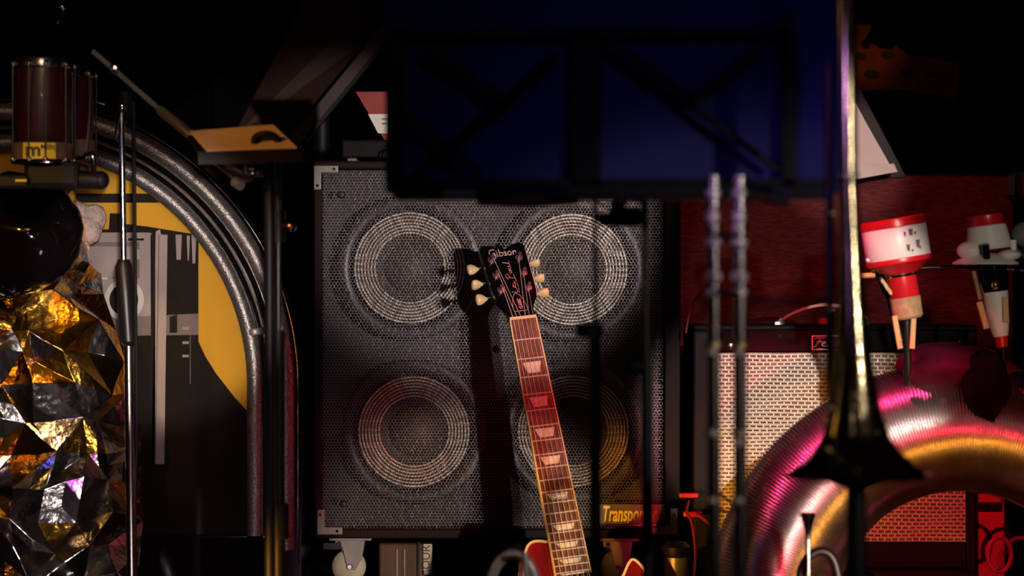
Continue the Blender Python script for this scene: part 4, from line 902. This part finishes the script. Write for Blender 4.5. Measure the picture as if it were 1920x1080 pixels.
# ------------------------------------------------------------ ribbed duct
DY = 4.47; kd = DY / FPX
def duct():
    Rj, Rn = 355*kd, 120*kd; c0 = at(1800, 1154, DY); pitch = 5.3*kd; SEG = 60; per = 4
    path = []       # (point, tangent angle)
    leg = c0.z - Rn*0 - .01; nl = int(leg / pitch)
    for i in range(nl*per): path.append((c0 + Vector((-Rj, 0, -leg + leg*i/(nl*per))), Vector((0, 0, 1)), Vector((-1, 0, 0))))
    na = int(math.pi * Rj / pitch)
    for i in range(na*per + 1):
        t = math.pi * i / (na*per); path.append((c0 + Vector((-Rj*math.cos(t), 0, Rj*math.sin(t))), Vector((math.sin(t), 0, math.cos(t))), Vector((-math.cos(t), 0, math.sin(t)))))
    for i in range(1, nl*per + 1): path.append((c0 + Vector((Rj, 0, -leg*i/(nl*per))), Vector((0, 0, -1)), Vector((1, 0, 0))))
    vs = []; fs = []
    for i, (p, tn, o_) in enumerate(path):
        r_ = Rn + (.0016, .0, -.0016, .0)[i % 4] + .0012 * noise.noise(Vector((i*.01, 3, 0)))
        for k in range(SEG):
            a = 2*math.pi*k/SEG; rr = r_ * (1 + .010*noise.noise(Vector((math.cos(a)*2, math.sin(a)*2, i*.006))))
            vs.append(p + o_*math.cos(a)*rr + Yv*math.sin(a)*rr)
    for i in range(len(path)-1):
        for k in range(SEG): fs.append((i*SEG+k, i*SEG+(k+1) % SEG, (i+1)*SEG+(k+1) % SEG, (i+1)*SEG+k))
    m = MB(); m.v = vs; m.f = fs; m.mi = [0]*len(fs); return m
du = duct().build('flexible_duct', M['alu'], smooth=True, auto=False)
tag(du, 'fat ribbed aluminium duct arching in front of the combo amplifier', 'duct')
# felt cap on the duct
def capfn(d): return 1 + .16*noise.noise(d*1.9 + Vector((2, 0, 0))) + .05*noise.noise(d*5)
cp_ = MB().ball(at(1790, 684, 4.43), .088, (1.08, .9, .42), 48, 28, capfn); 
co = cp_.build('felt_hat', M['felt'], smooth=True, auto=False); tag(co, 'maroon felt hat slumped on top of the ribbed duct', 'hat')
dk = MB().ball(at(1850, 722, 4.36), .045, (.85, .7, 1.25), 32, 20, capfn); tag(dk.build('hat_shadow_blob', M['drape'], smooth=True, auto=False), 'small black pouch put in as the shadow under the maroon felt hat', 'blob')  # black blob stands in for the shadow cast by the hat

# ------------------------------------------------------------ nozzle props
NY = 4.35; kn = NY / FPX
def axis_obj(top, bot): a = at(*top, NY); b_ = at(*bot, NY); return a, (b_ - a).normalized()
na_ = thing('red_white_canister', 'wide white canister with red rims and black marks, held upside down', 'canister', at(1700, 660, NY))
a, dr = axis_obj((1673, 412), (1702, 590)); H1 = kn
def seg(prof, name, m, parent, org=None, d=None, sg=40): return MB().lathe([(r*kn, h*kn) for r, h in prof], org or a, d or dr, sg).build(name, m, parent, smooth=True)
seg([(0, -2), (56, -2), (61, 0), (62, 6), (62, 14), (60, 16)], 'red_lid', M['redpl'], na_)
seg([(60, 14), (61, 16), (61, 74), (60, 76)], 'white_band', M['white'], na_)
seg([(61, 73), (62, 76), (61, 82), (50, 88), (34, 100), (30, 103)], 'red_shoulder', M['redpl'], na_)
seg([(30, 102), (31, 105), (29, 108)], 'chrome_ring', M['chrome'], na_)
seg([(28, 107), (28, 146), (26, 150)], 'red_neck', M['redpl'], na_)
seg([(25, 146), (29, 148), (28, 184), (24, 188), (0, 188)], 'cork_stopper', M['cork'], na_)
side = dr.cross(FR).normalized(); side = side if side.x > 0 else -side
frn = dr.cross(side).normalized(); frn = frn if frn.y < 0 else -frn
rndm = random.Random(5)
for (xo, h0, wd_, hg) in ((4, 26, 4, 9), (14, 22, 8, 13), (24, 28, 5, 6), (6, 50, 6, 13), (14, 60, 4, 5), (25, 44, 7, 15), (30, 56, 4, 6)):
    p = a + side*(xo+4)*kn + frn*(math.sqrt(61.6**2 - (xo+4)**2))*kn + dr*h0*kn
    MB().extr([p, p + side*wd_*kn, p + side*(wd_-2)*kn + dr*hg*kn, p + dr*(hg-2)*kn], frn*.0012).build('black_mark', M['ink'], na_)
MB().tube([at(1700, 590, NY), at(1702, 690, NY), Vector((at(1702, 0, NY).x, NY+.02, at(0, 720, NY).z))], 8*kn, 14).build('black_tube', M['stand_s'], na_, smooth=True)
MB().tube([at(1645, 505, NY+.02), at(1668, 560, NY+.02), at(1690, 640, NY+.01)], 8*kn, 12).build('side_tube', M['stand_s'], na_, smooth=True)
MB().beam(at(1653, 524, NY-.01), at(1672, 552, NY-.01), 6*kn, .004).build('amber_strip', M['tan'], na_)
for x0, y0, x1, y1 in ((1677, 592, 1688, 654), (1713, 594, 1710, 654)): MB().beam(at(x0, y0, NY-.012), at(x1, y1, NY-.012), 10*kn, .006).build('wooden_peg', M['tan'], na_, bevel=.001)
MB().tube([at(1614, 517, NY-.01), at(1640, 516, NY-.01)], 5*kn, 12).build('amber_spout', M['tan'], na_, smooth=True)
MB().ball(at(1637, 508, NY-.012), 5*kn).build('brass_bead', M['brass'], na_, smooth=True)
MB().ball(at(1627, 488, NY-.03), 4*kn).build('white_bead', M['white'], na_, smooth=True)
nbx = thing('white_rocket_prop', 'white brimmed nozzle with red cap and white tail tipped in red', 'prop', at(1880, 655, NY))
a2 = at(1847, 402, NY); d2 = (at(1879, 650, NY) - a2).normalized(); sd2 = X
seg([(0, 0), (31, 0), (33, 2), (33, 20), (32, 22)], 'red_cap', M['redpl'], nbx, a2, d2)
seg([(32, 20), (36, 22), (40, 45), (42, 60), (38, 66)], 'white_body', M['white'], nbx, a2, d2)
for (cx, cy, sx_, sy_) in ((1820, 470, 26, 18), (1892, 478, 22, 10)):
    MB().ball(at(cx, cy, NY - .02), kn, (sx_, 22, sy_), 28, 18).build('flared_lobe', M['white'], nbx, smooth=True)
def brim(cx, cy, wx):
    m = MB(); m.lathe([(0, 10*kn), (wx*.5*kn, 8*kn), (wx*.8*kn, -2*kn), (wx*kn, -9*kn), (wx*.97*kn, -12*kn), (wx*.6*kn, -7*kn), (0, -4*kn)], at(cx, cy, NY-.01), Z, 40); return m
brim(1848, 484, 62).build('brim', M['white'], nbx, smooth=True)
seg([(20, 84), (27, 90), (28, 120), (24, 146), (20, 150)], 'dark_collar', M['gloss'], nbx, a2, d2)
MB().tube([at(1848, 458, NY-.055), at(1851, 500, NY-.045)], 7*kn, 14).build('dark_spout', M['gloss'], nbx, smooth=True)
MB().ball(at(1866, 534, NY-.026), 8*kn).build('bright_bead', M['chrome'], nbx, smooth=True)
seg([(24, 145), (23, 160), (17, 215), (14, 230)], 'white_tail', M['white'], nbx, a2, d2)
seg([(14, 229), (12, 232), (11, 248), (9, 251), (0, 252)], 'red_tip', M['redpl'], nbx, a2, d2)
for x0, y0, x1, y1 in ((1836, 566, 1850, 616), (1884, 556, 1886, 604)): MB().beam(at(x0, y0, NY-.018), at(x1, y1, NY-.018), 11*kn, .008).build('wooden_peg', M['tan'], nbx, bevel=.001)
MB().beam(at(1825, 508, NY-.005), at(1838, 562, NY-.005), 7*kn, .006).build('pale_strut', M['cork'], nbx, bevel=.001)
MB().tube([at(1880, 640, NY+.02), at(1882, 700, NY+.04), at(1882, 760, NY+.06)], 5*kn, 10).build('support_rod', M['stand'], nbx, smooth=True)
gx = thing('grey_nozzle', 'grey rounded nozzle cut off by the right edge', 'prop', at(1918, 470, NY))
MB().ball(at(1922, 440, NY), 26*kn, (1, 1, .95), 24, 16).build('dome', M['rubber'], gx, smooth=True)
MB().tube([at(1900, 450, NY-.01), at(1900, 470, NY-.01)], 6*kn, 12).build('white_spout', M['white'], gx, smooth=True)
MB().tube([at(1898, 462, NY), at(1925, 486, NY)], 13*kn, 12).build('black_grip', M['stand'], gx, smooth=True)
MB().tube([at(1925, 486, NY), at(1930, 700, NY+.04), at(1930, 780, NY+.08)], 5*kn, 10).build('support_rod', M['stand'], gx, smooth=True)
MB().tube([at(1640, 505, NY+.06), at(1800, 500, NY+.06), at(1935, 508, NY+.06)], 3.5*kn, 10).build('cross_rod', M['stand_s'], gx, smooth=True)
hb_ = MB().pbox(1905, 1960, 320, 375, 4.9, 5.0); tag(hb_.build('black_fitting', M['stand'], bevel=.01), 'black fitting at the right edge above the grey nozzle', 'fitting')

# ------------------------------------------------------------ red boxes and cables
r1 = thing('red_box', 'bright red box with dark band seen through the duct arch', 'box', (at(1858, 0, 5.1).x, 5.15, PZ))
MB().box((at(1834, 0, 5.1).x, 5.1, PZ), (at(1884, 0, 5.1).x, 5.22, at(0, 925, 5.1).z)).build('body', M['redglow'], r1, bevel=.003)
MB().pbox(1835, 1880, 942, 960, 5.096, 5.1).build('dark_band', M['void'], r1)
r2o = thing('red_toolbox', 'bright red box on the platform behind the right caster', 'box', (at(1225, 0, 5.48).x, 5.45, PZ))
MB().box((at(1180, 0, 5.45).x, 5.45, PZ), (at(1262, 0, 5.45).x, 5.50, at(0, 1020, 5.45).z)).build('body', M['redglow'], r2o, bevel=.003)
MB().pbox(1180, 1262, 1043, 1050, 5.445, 5.45).build('lid_gap', M['ink'], r2o)
cn_ = thing('silver_canister', 'squat silver canister with black cap right of the caster', 'canister', (at(1268, 0, 4.8).x, 4.8, PZ))
x0 = at(1268, 0, 4.8).x; zc = at(0, 1044, 4.8).z
MB().lathe([(0, 0), (.017, 0), (.019, .01), (.023, zc-PZ-.004), (.0225, zc-PZ)], (x0, 4.80, PZ), Z, 32).build('cup', M['zinc'], cn_, smooth=True)
MB().lathe([(.0245, 0), (.026, .004), (.026, .018), (.018, .026), (.010, .028), (0, .028)], (x0, 4.80, zc), Z, 32).build('cap', M['stand'], cn_, smooth=True)
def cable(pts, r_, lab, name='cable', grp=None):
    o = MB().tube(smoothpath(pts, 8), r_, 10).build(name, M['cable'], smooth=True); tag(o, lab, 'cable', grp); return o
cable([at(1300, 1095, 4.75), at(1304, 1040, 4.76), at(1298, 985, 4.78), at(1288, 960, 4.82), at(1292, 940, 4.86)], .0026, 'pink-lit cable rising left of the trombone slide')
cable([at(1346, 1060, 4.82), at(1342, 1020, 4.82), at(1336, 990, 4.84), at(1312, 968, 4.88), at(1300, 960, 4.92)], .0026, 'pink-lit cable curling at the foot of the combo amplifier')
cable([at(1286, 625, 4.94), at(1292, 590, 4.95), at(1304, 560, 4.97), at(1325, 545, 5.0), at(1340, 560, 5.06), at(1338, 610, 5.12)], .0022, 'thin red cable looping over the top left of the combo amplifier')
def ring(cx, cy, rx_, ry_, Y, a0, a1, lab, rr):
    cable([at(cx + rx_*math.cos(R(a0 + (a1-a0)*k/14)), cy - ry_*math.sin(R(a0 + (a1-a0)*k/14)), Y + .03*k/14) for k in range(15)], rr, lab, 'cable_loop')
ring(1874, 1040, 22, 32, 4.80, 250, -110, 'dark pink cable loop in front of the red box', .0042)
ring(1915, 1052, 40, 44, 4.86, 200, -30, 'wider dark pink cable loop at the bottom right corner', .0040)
db = MB().pbox(1640, 1835, 1078, 1100, 4.80, 4.90); tag(db.build('pedal_board', M['tolex'], bevel=.003), 'flat black pedal board under the combo amplifier', 'pedal board')
red_s = MB().pbox(1274, 1310, 925, 934, 4.90, 4.93); tag(red_s.build('red_latch', M['redglow'], bevel=.002), 'small red-lit latch between cabinet and combo amplifier', 'latch')
r3 = MB().pbox(1282, 1318, 960, 970, 4.90, 4.93); tag(r3.build('red_strap', M['redpl'], bevel=.002), 'dim red strap just below the small red-lit latch', 'strap')
bk = thing('hanging_fitting', 'tiny black fitting hanging at the upper left top edge', 'fitting', at(112, 10, 4.4))
MB().tube([at(112, -30, 4.4), at(116, 10, 4.4), at(104, 50, 4.42)], .008, 12).build('arm', M['gloss'], bk, smooth=True)
MB().ball(at(117, 13, 4.39), .006).build('light_speck_ball', M['chrome'], bk, smooth=True)  # chrome ball stands in for tiny points of light
